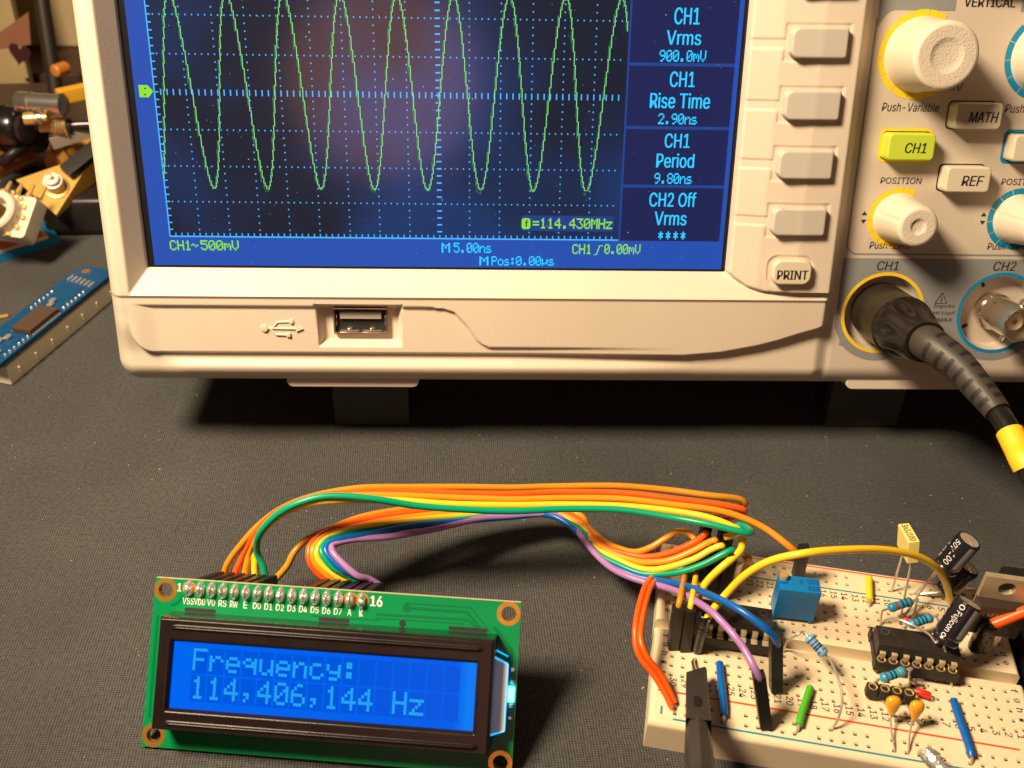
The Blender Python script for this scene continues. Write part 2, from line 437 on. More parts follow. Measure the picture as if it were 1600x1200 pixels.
b.quad(-.16, 0, .16, gy1, z+.01); b.quad(0, -.2, gx1, .16, z+.015)
b.build('graticule', glow('grid dots', (.06, .42, .95), 1.15), scr)
# green trace drawn column by column like the screen draws it
b = MB(SM); px = 8.025/25
def wave(x): return 37.02-23.9*math.cos(2*math.pi*(x-13.1)/14.05)+.35*math.sin(x*.9)
def column(bm_, x, ya, yb, z_):
    lo, hi = min(ya, yb), max(ya, yb)
    bm_.quad(x-.02, lo-.12, x+px*.60, hi+.12, z_)
tr = MB(SM); gh = MB(SM)
for k in range(int(gx1/px)):
    x_ = k*px; column(tr, x_, round(wave(x_)/.367)*.367, round(wave(x_+px)/.367)*.367, -.14)
    off = .28+.12*math.sin(k*1.7)
    y2 = lambda q: wave(q+off)-.9*(abs(math.sin(.5*math.pi*(q-13.1)/14.05*1.0))*.9)*(1 if wave(q) < 20 else .2)
    if k % 3 != 2: column(gh, x_, round(y2(x_)/.367)*.367, round(y2(x_+px)/.367)*.367, -.155)
tr.build('waveform', glow('trace green', (.26, .80, .24), 1.0), scr)
gh.build('faint_trace', glow('faint trace green', (.03, .30, .08), .7), scr)
# lettering on the screen
CYAN = glow('screen cyan', (.02, .56, 1.0), 1.15); LIME = glow('screen lime', (.30, .86, .03), .9)
b = MB(SM); z = -.12
def stext(txt, p0, p1, bold=.010, mi=0): b.text(txt, p0[0], p0[1], p1[0], p1[1], z, mi, bold=bold)
def small(txt, p0, p1, mi=0):                     # proportional pixel letters
    n_ = len(txt); w_ = (p1[0]-p0[0]); adv = w_/(n_-.12)
    dots(b, txt, p0[0], p0[1], adv*.178, (p1[1]-p0[1])/7, adv, z, mi, 1.05)
    x_ = p0[0]
    for ch in txt:
        if ch == '0':
            pass
        x_ += adv
def small2(txt, p0, p1, mi=0):
    small(txt, p0, p1, mi)
stext('CH1', (131.82,54.95), (138.15,58.95)); stext('Vrms', (130.21,50.07), (138.92,53.54)); small('900.0mV', (128.68,46.05), (140.61,48.83))
stext('CH1', (131.74,39.85), (138.07,43.69)); stext('Rise Time', (126.94,34.56), (142.48,38.41)); small('2.90ns', (129.38,30.57), (139.57,33.27))
stext('CH1', (131.46,24.57), (137.95,28.24)); stext('Period', (129.6,19.43), (139.53,23.18)); small('9.80ns', (129.36,15.24), (139.43,18.03))
stext('CH2 Off', (128.38,9.13), (140.85,13)); stext('Vrms', (130.08,4.15), (138.67,7.85)); stext('****', (131.37,0.33), (138.73,2.49), .015)
small('M', (72.65,-3.87), (74.93,-1.22)); small('5.00ns', (75.94,-3.84), (86.18,-1.12))
small('M', (82.9,-7.32), (85.33,-4.82)); small('Pos:', (86.22,-7.29), (92.83,-4.76)); small('0.00\u03bcs', (92.86,-7.24), (103.3,-4.67))
small('CH1', (-0.32,-3.79), (5.41,-1.14), 1); small('~', (5.34,-3.57), (7.27,-1.29), 1); small('500mV', (7.89,-3.72), (18.05,-1.03), 1)
small('CH1', (108.17,-3.92), (113.48,-1.23), 1); b.tube([(p[0], p[1], z) for p in ((114.12,-4.05), (114.82,-4.04), (115.59,-1.57), (116.46,-1.56))], .16, 4, 1); small('0.00mV', (116.92,-3.85), (126.75,-1.12), 1)
b.build('screen_text', [CYAN, LIME], scr)
b = MB(SM); p0 = (94.1,2.26); p1 = (119.2,6.46)
b.prism(rr(p0[0], p0[1], p1[0], p1[1], .9, 4), -.16, -.135); b.build('frequency_box', glow('box blue', (.012, .06, .42), .6), scr)
b = MB(SM); z = -.11; small('=114.430MHz', (97.2,2.98), (118.72,5.77), 0)
p0 = (94.27,2.78); p1 = (96.63,5.73); b.prism(rr(p0[0], p0[1], p1[0], p1[1], .7, 4), -.125, -.115)
b.build('frequency_readout', LIME, scr); b = MB(SM)
p0 = (-3.85,35.64); p1 = (-0.27,38.65)
b.add([(p0[0], p0[1], z), (p1[0]-1.3, p0[1], z), (p1[0], (p0[1]+p1[1])/2, z), (p1[0]-1.3, p1[1], z), (p0[0], p1[1], z)], [(0, 1, 2, 3, 4)])
b.build('channel_marker', LIME, scr)
b = MB(SM); p0 = (94.78,3.13); p1 = (96.12,5.39); b.text('f', p0[0]+.3, p0[1]+.2, p1[0]-.2, p1[1]-.2, -.10, bold=.02); b.build('box_letter', glow('box letter dark', (.01, .05, .02), .5), scr); b = MB(SM)
p0 = (-2.48,37.69); p1 = (-1.96,38); b.quad(p0[0], p0[1], p1[0], p1[1], -.09); p0 = (-2.66,36.13); p1 = (-2.14,36.44); b.quad(p0[0], p0[1], p1[0], p1[1], -.09)
b.build('marker_letter', glow('marker dark', (.01, .05, .02), .5), scr)
b = MB(SM)
for i in range(110):                              # dust on the glass
    X = rng.uniform(2, 148); Y = rng.uniform(-7, 64); r_ = .07 if rng.random() < .85 else .14
    b.ring((X, Y), 0, r_, .02, seg=6)
dust = b.build('dust', mat('dust', (.40, .37, .33), .9), scr); dust['kind'] = 'stuff'
# USB port
usb = MB(SM).box((50.3, -22.6, -2.4), (14.6, 7.2, 7.4), .25, mi=0)
usb = MB(SM)
for c_, s_ in (((50.3, -19.15, -1), (14.8, .5, 7)), ((50.3, -26.05, -1), (14.8, .5, 7)), ((43.05, -22.6, -1), (.5, 6.4, 7)), ((57.55, -22.6, -1), (.5, 6.4, 7))): usb.box(c_, s_, .12)
for k in (-1, 1): usb.box((50.3+k*3.1, -25.5, 1.9), (5.4, .7, 1.0), .15); usb.box((50.3+k*3.1, -24.8, 1.0), (1.5, .5, 1.4), .15); usb.box((50.3+k*6.7, -22.6, 1.2), (.35, 3.2, 1.2), .1)
usb = usb.build('usb_port', METAL, scope)
MB(SM).box((50.3, -22.6, -1.5), (14.2, 6.3, 5), 0).build('usb_cavity', DARKM, usb)
MB(SM).box((50.3, -21.1, .9), (11.4, 2.0, 2.2), .2).build('usb_tongue', mat('usb tongue', (.45, .40, .33), .4), usb)
b = MB(SM); z = face_height(np.array([26.]), np.array([-22.5]))[0][0]+.02
def rod(P, r=.32): b.tube([(p[0], p[1], z) for p in P], r, 8)
A = (23.33,-24.23); Bp = (34.79,-24.34)
b.lathe([(0, .5), (.9, .4), (1.2, 0)], 16, M=T(A[0]+1, A[1], z)); rod([(A[0]+1, A[1]), (Bp[0]-1.6, Bp[1])])
b.prism([(Bp[0]-1.9, Bp[1]-.8), (Bp[0], Bp[1]), (Bp[0]-1.9, Bp[1]+.8)], z-.2, z+.35)
rod([(A[0]+3.2, A[1]), (A[0]+4.6, A[1]+1.7), (A[0]+8.2, A[1]+1.9)]); b.lathe([(0, .5), (.6, .4), (.8, 0)], 12, M=T(A[0]+8.4, A[1]+1.9, z))
rod([(A[0]+2.4, A[1]), (A[0]+4.0, A[1]-1.8), (A[0]+7.2, A[1]-1.9)]); b.box((A[0]+7.4, A[1]-1.9, z), (1.2, 1.2, .8), .2)
b.build('usb_symbol', BEIGE, scope)
# soft keys
for yc in BTN_Y:
    b = MB(SM); gx = np.arange(-7.1, 7.101, .2); gy = np.arange(-3.7, 3.701, .2); X, Y = np.meshgrid(gx, gy)
    ex = np.minimum(X+7.1, 7.1-X); ey = np.minimum(Y+3.7, 3.7-Y); Rc_ = np.where(X < 0, 2.2, .9)
    corner = (ex < Rc_) & (ey < Rc_); d = np.where(corner, Rc_-np.hypot(Rc_-ex, Rc_-ey), np.minimum(ex, ey))
    kk = np.where(d < 0, Rc_/np.maximum(np.hypot(Rc_-ex, Rc_-ey), 1e-6), 1)
    nx_ = np.where(d < 0, Rc_-(Rc_-ex)*kk, ex); ny_ = np.where(d < 0, Rc_-(Rc_-ey)*kk, ey)
    X = np.where(X < 0, -7.1+nx_, 7.1-nx_); Y = np.where(Y < 0, -3.7+ny_, 3.7-ny_); d = np.maximum(d, 0)
    dip = np.where(X > 1.2, -.02*(X-1.2)**1.4 if False else -.035*np.maximum(X-1.2, 0), -.05*np.maximum(1.2-X, 0)*ss(1.2, -1.0, X))
    Hh = 9.0+dip-.55*np.clip(1-d/.7, 0, 1)**2.5-2.6*(d <= 1e-6)
    ix = np.arange(X.size).reshape(X.shape)
    b.add(np.stack([X.ravel()+166.7, Y.ravel()+yc, Hh.ravel()], 1), np.stack([ix[:-1, :-1], ix[:-1, 1:], ix[1:, 1:], ix[1:, :-1]], -1).reshape(-1, 4).tolist())
    b.build('soft_button', BUTTON, scope)
b = MB(SM); b.prism(rr(-5.2, -3.35, 5.2, 3.35, 2.3, 6), 0, 3.0, bev=.6, seg=3, M=T(166.3, -6.6, 6.1)); pbtn = b.build('print_button', LBUTTON, scope)
b = MB(SM); b.text('PRINT', 162.2, -8.4, 170.3, -5.9, 9.15, bold=.02); b.build('legend', BLACKP, pbtn)
# control panel printing
Z1 = 1.06
def cols_fill(b, xs_, top, bot, holes, z_):
    for a, c in zip(xs_[:-1], xs_[1:]):
        mid = (a+c)/2
        segs = [(bot(mid), top(mid))]
        for (hx, hy, hr) in holes:
            if abs(mid-hx) < hr:
                q = math.sqrt(hr*hr-(mid-hx)**2); new = []
                for lo, hi in segs:
                    if hy-q > lo: new.append((lo, min(hi, hy-q)))
                    if hy+q < hi: new.append((max(lo, hy+q), hi))
                segs = new
        for lo, hi in segs:
            if hi > lo: b.quad(a, lo, c, hi, z_)
b = MB(SM)
def gb(x_):
    y_ = -29.2
    for c in (CH1C, CH2C, (261, -19.5)):
        if abs(x_-c[0]) < 13.9: y_ = min(y_, c[1]-math.sqrt(13.9**2-(x_-c[0])**2))
    if x_ < 184.5: y_ = max(y_, -23.5-(x_-182.4)*2)
    return y_
holes = [(CH1C[0], CH1C[1], 10.7), (CH2C[0], CH2C[1], 10.7)]
cols_fill(b, np.arange(182.5, 275, .25), lambda x_: -4.15, gb, holes, Z1)
for (x0, x1) in ((183.2, 202.7), (219.2, 300)):
    cols_fill(b, np.arange(x0, x1, .25), lambda x_: 80 if x_ > 187 else 80-(187-x_)**2*.2, lambda x_: 59.1-(.0 if x_ > 187.2 else (187.2-x_)**2*.28), [], Z1)
b.build('grey_band', GREYP, panel)
b = MB(SM)                                          # thin outline round the controls
P = [(183.0, 57)]+[(183.0, 0.2)]+[(186-3*math.cos(math.radians(a)), .2-3.2*math.sin(math.radians(a))) for a in range(10, 91, 16)]+[(300, -3.1)]
for p, q in zip(P[:-1], P[1:]):
    d = Vector((q[0]-p[0], q[1]-p[1])).normalized()*.22; nn = (-d.y, d.x)
    b.add([(p[0]+nn[0], p[1]+nn[1], Z1+.02), (p[0]-nn[0], p[1]-nn[1], Z1+.02), (q[0]-nn[0], q[1]-nn[1], Z1+.02), (q[0]+nn[0], q[1]+nn[1], Z1+.02)], [(0, 1, 2, 3)])
b.build('outline', GREYP, panel)
for (kx, col, cc) in ((195.3, YELLOWP, CH1C), (228.2, BLUEP, CH2C)):
    b = MB(SM)
    for k in range(12):
        b.ring((kx, 48.5), 8.7, 10.9, Z1+.01, 60+25*k+.6, 60+25*k+24.4, 10)
        b.ring((kx+.5, 6.9), 6.3, 8.3, Z1+.01, 60+25*k+.8, 60+25*k+24.2, 10)
    b.ring(cc, 10.75, 11.7, Z1+.03, 0, 360, 72)
    x0, y0, x1, y1 = kx-7.4, 21.6, kx+6.6, 30.4                     # border round the channel button
    o1 = rr(x0, y0, x1, y1, 1.6, 5); o2 = rr(x0+.75, y0+.75, x1-.75, y1-.75, 1.0, 5); n = len(o1)
    b.add([(p[0], p[1], Z1+.01) for p in o1]+[(p[0], p[1], Z1+.01) for p in o2], [(k, (k+1) % n, n+(k+1) % n, n+k) for k in range(n)])
    b.build('channel_marking', col, panel)
b = MB(SM); z = Z1+.03
def lab(t_, x0, y0, x1, y1, bold=.0, sh=.12): b.text(t_, x0, y0, x1, y1, z, shear=sh, bold=bold)
lab('CH1', 192.0, -7.5, 198.0, -4.9, .01); lab('CH2', 224.4, -7.4, 230.6, -4.8, .01)
lab('Push-Variable', 187.3, 34.6, 202.3, 36.8); lab('Push-Variable', 219.8, 34.6, 235, 36.8)
lab('POSITION', 189.7, 16.0, 200.6, 17.7, sh=0.08); lab('POSITION', 222.4, 16.0, 233.3, 17.7, sh=.08)
lab('Push-Zero', 189.2, -1.5, 200.2, .4); lab('Push-Zero', 221.8, -1.5, 232.8, .4)
lab('VERTICAL', 204.4, 60.1, 217.4, 62.4, .015, 0); lab('mV', 203.4, 39.9, 207.6, 41.7); lab('mV', 236.2, 39.9, 240.4, 41.7)
lab('X', 182.9, -20.3, 184.0, -18.6, sh=0); lab('Inputs', 209.6, -18.3, 215.6, -17.0, .01); lab('1M/16pF', 208.6, -20.2, 216.2, -19.0, .01); lab('MAX', 211.4, -22.1, 215.6, -20.9, .01)
for x_ in (186.6, 219.2):
    b.add([(x_-.75, 7.6, z), (x_+.75, 7.6, z), (x_, 8.7, z)], [(0, 1, 2)]); b.add([(x_-.75, 6.4, z), (x_+.75, 6.4, z), (x_, 5.3, z)], [(2, 1, 0)])
tri = [(209.9, -16.7), (213.3, -16.7), (211.6, -13.7)]
for p, q in zip(tri, tri[1:]+tri[:1]): b.tube([(p[0], p[1], z), (q[0], q[1], z)], .1, 4)
b.tube([(211.8, -14.8, z), (211.4, -15.6, z), (211.8, -15.6, z), (211.5, -16.4, z)], .09, 4)
b.build('panel_lettering', BLACKP, panel)
# knobs
def knob(x_, y_, r0, r1, h, dim):
    b = MB(SM); n = 72; prof = [(r0+.3, 0), (r0+.2, .5), (r0, 1), (r0+(r1-r0)*.5, h*.5), (r1, h-1.0), (r1-.12, h-.5), (r1-.55, h-.12), (r1-1.1, h)]
    vs = []; fs = []
    for i, (r, zz) in enumerate(prof):
        for k in range(n):
            f = (.05 if i < 3 else .16)*max(0, math.cos(k/n*2*math.pi*4+1.0))**60 if 2 <= i <= 4 else 0
            a = 2*math.pi*k/n; vs.append(((r-f*2.2)*math.cos(a), (r-f*2.2)*math.sin(a), zz))
    for i in range(len(prof)-1):
        for k in range(n): fs.append((i*n+k, i*n+(k+1) % n, (i+1)*n+(k+1) % n, (i+1)*n+k))
    b.add(vs, fs, 0, T(x_, y_, 1.0))
    kb = b.build('knob', KNOB, scope, 50)
    f = MB(SM); f.lathe([(r1-1.1, h), (dim+.35, h), (dim, h-.1), (dim*.84, h-.4), (dim*.7, h-.52), (dim*.4, h-.58), (.01, h-.6)], 56, M=T(x_, y_, 1.0))
    f.build('knob_face', KNOBF, kb, 60)
for kx in (195.3, 228.2):
    knob(kx, 48.5, 9.0, 8.0, 15.2, 4.0); knob(kx+.5, 6.9, 6.4, 5.3, 13.4, 2.0)
# keys on the panel
def key(nm, x0, y0, x1, y1, m, txt, dx=.9):
    b = MB(SM); cx, cy = (x0+x1)/2, (y0+y1)/2; a, c = (x1-x0)/2, (y1-y0)/2
    b.prism(rr(-a, -c, a, c, 1.1, 4), 0, 5.2, bev=.5, seg=3, M=T(cx, cy, .4)); k = b.build(nm, m, scope)
    w_ = {'MATH': 7.2, 'REF': 5.4, 'CH1': 5.6, 'CH2': 5.6}[txt]
    l = MB(SM); l.text(txt, cx-w_/2+dx, cy-1.5, cx+w_/2+dx, cy+1.1, 5.66, shear=.12, bold=.012); l.build('legend', BLACKP, k)
    MB(SM).prism(rr(x0-.35, y0-.35, x1+.35, y1+.35, 1.3, 4), .5, 1.04).build('gap', DARKM, k)
    return k
key('channel_button', 188.6, 22.6, 200.9, 29.4, GREENBTN, 'CH1')
key('channel_button', 221.5, 22.6, 233.8, 29.4, LBUTTON, 'CH2')
key('math_button', 205.0, 30.6, 217.1, 37.2, LBUTTON, 'MATH')
key('ref_button', 205.2, 14.5, 217.0, 21.1, LBUTTON, 'REF')
b = MB(SM); b.prism(rr(205, 64.6, 217, 71.4, 1.1, 4), .5, 5.4, bev=.5, seg=3); b.build('menu_button', LBUTTON, scope)
# the free input socket
b = MB(SM); M_ = T(CH2C[0], CH2C[1], -2.6)
b.lathe([(5.2, 0), (5.2, 2.6), (4.75, 3.0), (4.75, 15.6), (4.5, 16.0), (4.15, 16.0), (4.1, 15.8), (4.1, 8)], 40, M=M_)
for a in (70, 250): b.lathe([(.95, 0), (.95, 1.5), (.5, 1.9), (.01, 1.9)], 14, M=M_@Matrix.Rotation(math.radians(a), 4, 'Z')@T(4.6, 0, 11.6)@Matrix.Rotation(math.radians(90), 4, 'Y'))
bn = b.build('bnc_socket', METAL, scope)
b = MB(SM); b.lathe([(4.1, 8), (2.6, 8.1), (2.3, 12.5), (.9, 12.6), (.55, 12), (.01, 12)], 28, M=M_); b.build('insulator', mat('insulator', (.75, .66, .5), .45), bn)
b = MB(SM); b.lathe([(.9, 12.65), (.5, 12.66), (.42, 12.2), (.01, 12.2)], 16, M=M_); b.build('centre_contact', BRASS, bn)
for a in (118, 214):                                     # dark slots in the dish
    bb_ = MB(SM); bb_.box((0, 0, 0), (1.6, .9, .2), .05, M=M_@Matrix.Rotation(math.radians(a), 4, 'Z')@T(8.4, 0, .1)); bb_.build('dish_slot', DARKM, scope)
# feet
for x0 in (-35.4, 118.6):
    b = MB(); b.prism([(-11.6, 0), (11.6, 0), (11.6, 31), (-11.6, 31)], -2.2, 2.2, bev=.5, M=T(x0, 233.2, 0)@Matrix.Rotation(math.radians(84), 4, 'X'))
    b.build('foot', FOOTM, scope)
for x0 in (46.9, 208):
    b = MB(SM); b.prism(rr(x0-18.8, -43.2, x0+18.8, -39, 1.8, 4), -9.5, -1.2, bev=.3); b.build('foot_bracket', BEIGE, scope)

# ================================================================== PROBE LEAD PLUGGED INTO CHANNEL 1
PM = SM @ T(CH1C[0], CH1C[1], 0)
pb0 = SM @ Vector((CH1C[0], CH1C[1], 0))
probe = thing('probe_lead', 'black probe plug with ribbed strain relief and yellow ring, in the yellow-ringed input', 'probe lead', tuple(pb0))
DKM = mat('worn black collar', (.045, .037, .028), .33, metal=.45, bump=.12, bscale=1800, var=.2, vscale=150)
b = MB(PM); b.lathe([(7.2, -2.2), (7.9, -1.6), (8.1, 0), (8.0, 12.6), (8.1, 13.0), (8.1, 13.8)], 48)
b.build('collar', DKM, probe)
b = MB(PM); n = 72; prof = [(8.0, 13.8), (8.25, 14.2), (8.25, 14.9), (7.9, 15.3), (7.8, 16.5), (7.5, 18.5), (7.1, 20.5), (6.6, 22.5), (6.1, 24.5), (5.7, 26.5), (5.5, 28.0), (5.3, 28.6), (4.6, 28.8)]
vs = []; fs = []
for i, (r, zz) in enumerate(prof):
    for k in range(n):
        a = 2*math.pi*k/n
        dz = math.exp(-((zz-19.8)/2.9)**2); u = math.cos(a*6+.8); dp = 1.9*dz*max(0, u)**1.5 if i > 3 else 0
        vs.append(((r-dp)*math.cos(a), (r-dp)*math.sin(a), zz))
for i in range(len(prof)-1):
    for k in range(n): fs.append((i*n+k, i*n+(k+1) % n, (i+1)*n+(k+1) % n, (i+1)*n+k))
b.add(vs, fs); b.build('grip', RUBBER, probe, 50)
# drooping ribbed sleeve, cable and marker ring follow one curve (scope coordinates)
path = spline([(CH1C[0], CH1C[1], 26), (196.4, -19.9, 31), (200.26,-22.64,37.5), (202.71,-26.4,44.5), (204.51,-29.5,50), (204.99,-31.55,54.5), (205.42,-34.94,60), (206.02,-38.34,65), (214, -52, 72), (217, -62, 73)], 12)
n0 = 14; n1 = 50
b = MB(SM)
seg = []; rad = []
for i in range(6, n1+1):
    f = (i-6)/(n1-6); r = 4.6*(1-f)+3.0*f
    seg.append(path[i]); rad.append(r)
b.tube(seg, rad, 24); sl = b.build('strain_relief', mat('boot rubber', (.042, .034, .028), .5, bump=.1, bscale=2200), probe)
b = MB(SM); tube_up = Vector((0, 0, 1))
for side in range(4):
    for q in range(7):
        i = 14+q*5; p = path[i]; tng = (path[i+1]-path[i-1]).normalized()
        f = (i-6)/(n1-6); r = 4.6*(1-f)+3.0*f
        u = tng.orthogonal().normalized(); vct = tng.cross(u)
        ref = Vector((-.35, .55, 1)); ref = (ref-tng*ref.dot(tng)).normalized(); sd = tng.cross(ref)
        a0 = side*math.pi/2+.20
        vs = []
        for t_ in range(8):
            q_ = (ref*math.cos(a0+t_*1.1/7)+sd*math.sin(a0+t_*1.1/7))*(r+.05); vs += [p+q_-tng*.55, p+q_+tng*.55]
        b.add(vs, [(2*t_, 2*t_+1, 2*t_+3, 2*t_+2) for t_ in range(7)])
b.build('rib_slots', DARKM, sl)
cend = next(i for i in range(len(path)) if i >= 60)
b = MB(SM); b.tube(path[n1-1:], 2.5, 20); b.build('cable', RUBBER, probe)
b = MB(SM); b.tube(path[64:84], 3.0, 24); b.build('marker_ring', YELCABLE, probe)

# ================================================================== CHARACTER DISPLAY
LM = Matrix(((0.994652,0.055497,-0.087104,-33.0904),(-0.102328,0.643847,-0.758281,127.0260),(0.014000,0.763139,0.646083,15.2458),(0,0,0,1)))                                    # X right, Y up the board, Z out of its front
lcd = thing('character_display', 'green circuit board with a blue lit two-line character display, leaning back on the cloth', 'display', tuple(LM @ Vector((0, -18, -1.6))))
PCB = mat('green solder mask', (.0, .20, .06), .34, spec=.25, var=.06, vscale=50, bump=.05, bscale=300)
PCBT = mat('green traces', (.0, .135, .045), .32, spec=.25)
EDGE = mat('board edge', (.62, .50, .30), .7, bump=.3, bscale=1500)
GOLD = mat('mounting ring copper', (.62, .34, .06), .3, .75, bump=.2, bscale=600)
SILK = mat('white silkscreen', (.82, .80, .74), .6)
def plate(b, x0, y0, x1, y1, z0, z1, holes, mi_top=0, mi_side=1):
    """board with round holes, made from fine columns"""
    xs_ = sorted(set(list(np.arange(x0, x1, 2.0))+[x1]+[h[0]+h[2]*math.cos(math.radians(a)) for h in holes for a in range(0, 181, 12)]))
    for zz in (z0, z1):
        for a, c in zip(xs_[:-1], xs_[1:]):
            if c-a < 1e-6: continue
            def iv(x_):
                cut = []
                for hx, hy, hr in holes:
                    d_ = hr*hr-(x_-hx)**2
                    if d_ > -1e-6 and abs((a+c)/2-hx) < hr: q = math.sqrt(max(d_, 0)); cut.append((hy-q, hy+q))
                return sorted(cut)
            ca, cc = iv(a), iv(c)
            la = [y0]+[t_ for c_ in ca for t_ in c_]+[y1]; lc = [y0]+[t_ for c_ in cc for t_ in c_]+[y1]
            for k in range(0, len(la), 2):
                b.add([(a, la[k], zz), (c, lc[k], zz), (c, lc[k+1], zz), (a, la[k+1], zz)], [(0, 1, 2, 3) if zz == z1 else (3, 2, 1, 0)], mi_top)
    P = [(x0, y0), (x1, y0), (x1, y1), (x0, y1)]
    for p, q in zip(P, P[1:]+P[:1]): b.add([(*p, z0), (*q, z0), (*q, z1), (*p, z1)], [(0, 1, 2, 3)], mi_side)
    for hx, hy, hr in holes: b.lathe([(hr, z0), (hr, z1)], 30, mi_side, M=T(hx, hy, 0))
MH = [(-37.5, 15.5, 1.55), (37.5, 15.5, 1.55), (-37.5, -15.5, 1.55), (37.5, -15.5, 1.55)]
b = MB(LM); plate(b, -40, -18, 40, 18, -1.6, 0, MH); brd = b.build('circuit_board', [PCB, EDGE], lcd)
for hx, hy, hr in MH:
    b = MB(LM); b.ring((hx, hy), 1.56, 2.55, .05); b.lathe([(2.55, .05), (2.55, 0)], 40, M=T(hx, hy, 0)); b.lathe([(1.54, -1.5), (1.54, .05)], 30, M=T(hx, hy, 0)); b.build('mounting_ring', GOLD, lcd)
def trace(b, P, w_=.28, z_=.03):
    for p, q in zip(P[:-1], P[1:]):
        d = Vector((q[0]-p[0], q[1]-p[1])).normalized()*w_; nn = (-d.y, d.x)
        b.add([(p[0]+nn[0], p[1]+nn[1], z_), (p[0]-nn[0], p[1]-nn[1], z_), (q[0]-nn[0], q[1]-nn[1], z_), (q[0]+nn[0], q[1]+nn[1], z_)], [(3, 2, 1, 0)])
for P_, w_ in (([(15, 15.2), (28.6, 15.2), (32.8, 10.8)], .3), ([(15, 16.2), (29.3, 16.2), (33.8, 11.4)], .16), ([(9, 13.4), (29, 13.6), (31.5, 11.4)], .3), ([(9, 12.6), (28, 12.7)], .14),
               ([(-36, 12.2), (-34.5, 12.9), (-33.6, 14.6)], .25), ([(-5, 12.15), (10, 12.15)], .16), ([(34.5, 12.5), (38.6, 8), (38.6, -10)], .3), ([(-38.8, 10), (-38.8, -12)], .3),
               ([(-34, -13.2), (20, -13.2), (22, -15.2), (33, -15.2)], .22), ([(-33, -14.4), (12, -14.4), (14, -16.2), (30, -16.2)], .16), ([(-37, 8), (-37, -8)], .18)):
    b = MB(LM); trace(b, P_, w_); b.build('copper_trace', PCBT, brd)
b = MB(LM); b.ring((15.6, 15.2), .3, .9, .04); b.build('via', PCBT, brd)
b = MB(LM)
for k, t_ in enumerate('VSS VDD V0 RS RW E D0 D1 D2 D3 D4 D5 D6 D7 A K'.split()):
    X = -32.3+2.54*k; w_ = {1: .85, 2: 1.75, 3: 2.45}[len(t_)]; b.text(t_, X-w_/2, 12.75, X+w_/2, 14.15, .05)
b.text('1', -34.9, 15.4, -34.2, 17.1, .05, bold=.02); b.text('16', 7.6, 15.1, 10.1, 17.3, .05, bold=.03)
b.build('pin_labels', SILK, brd)
FLUX = mat('solder flux', (.45, .16, .02), .25)
for k in range(16):
    X = -32.3+2.54*k; b = MB(LM); n = 14
    w0 = rng.uniform(.92, 1.08)
    for i, (r, zz) in enumerate([(1.0, .02), (.98, .25), (.8, .8), (.55, 1.5), (.42, 2.0), (.2, 2.3), (.01, 2.35)]):
        pass
    prof = [(1.02, .02), (1.0, .3), (.92, .75), (.74, 1.2), (.6, 1.6), (.4, 1.9), (.01, 2.0)]
    vs = []; fs = []
    for i, (r, zz) in enumerate(prof):
        for q in range(n):
            a = 2*math.pi*q/n; j = 1+rng.uniform(-.10, .10)*(0 < i < 6); vs.append((r*j*w0*math.cos(a), 1.7*r*j*math.sin(a)-.1, zz*(1+rng.uniform(-.06, .06))))
    for i in range(len(prof)-1):
        for q in range(n): fs.append((i*n+q, i*n+(q+1) % n, (i+1)*n+(q+1) % n, (i+1)*n+q))
    b.add(vs, fs, 0, T(X, 16.25, 0))
    if k >= 14 or k == 0: b.ring((X, 16.25), .95, 1.5, .06, mi=1, seg=20); b.box((X+.5, 16.3, .5), (.7, 1.7, .8), .25, mi=1)
    b.build('solder_joint', [SOLDER, FLUX], lcd, 60)
# metal bezel: a folded frame with a window and two pressed ridges
BEZ = mat('black painted bezel', (.013, .008, .007), .28, spec=.22, bump=.05, bscale=1500, var=.2, vscale=120)
b = MB(LM); bx0, by0, bx1, by1, bz = -35.3, -12.1, 35.4, 11.1, 7.4
wx0, wy0, wx1, wy1 = -32.2, -7.7, 31.9, 6.2
def frame_h(X, Y):
    e = np.minimum(np.minimum(X-bx0, bx1-X), np.minimum(Y-by0, by1-Y)); wi = np.maximum(np.maximum(wx0-X, X-wx1), np.maximum(wy0-Y, Y-wy1))
    h = bz-.9*np.clip(1-e/.45, 0, 1)**2
    for yr in (9.15, -10.5):
        h = h+.5*np.exp(-((Y-yr)/.36)**2)*ss(-32.6, -31.6, X)*ss(33.0, 32.0, X)
    return h-.7*np.clip(1-wi/.7, 0, 1)**2
xs_ = np.unique(np.concatenate([np.arange(bx0, bx1, .5), [bx1, wx0, wx1, -32.4, -32.2, -31.8, 32.2, 32.4, 32.6, bx0+.2, bx1-.2, bx0+.45, bx1-.45, wx0-.2, wx1+.2, wx0-.4, wx1+.4]]).round(3))
ys_ = np.unique(np.concatenate([np.arange(by0, by1, .18), [by1, wy0, wy1, wy0-.1, wy1+.1], 9.15+np.arange(-1.2, 1.21, .08), -10.5+np.arange(-1.2, 1.21, .08)]).round(3))
X, Y = np.meshgrid(xs_, ys_); H = frame_h(X, Y)
idx = np.arange(X.size).reshape(X.shape); cx_ = (X[:-1, :-1]+X[1:, 1:])/2; cy_ = (Y[:-1, :-1]+Y[1:, 1:])/2
hole = (cx_ > wx0) & (cx_ < wx1) & (cy_ > wy0) & (cy_ < wy1)
q = np.stack([idx[:-1, :-1], idx[:-1, 1:], idx[1:, 1:], idx[1:, :-1]], -1)[~hole]
b.add(np.stack([X.ravel(), Y.ravel(), H.ravel()], 1), q.tolist())
P = [(bx0, by0), (bx1, by0), (bx1, by1), (bx0, by1)]
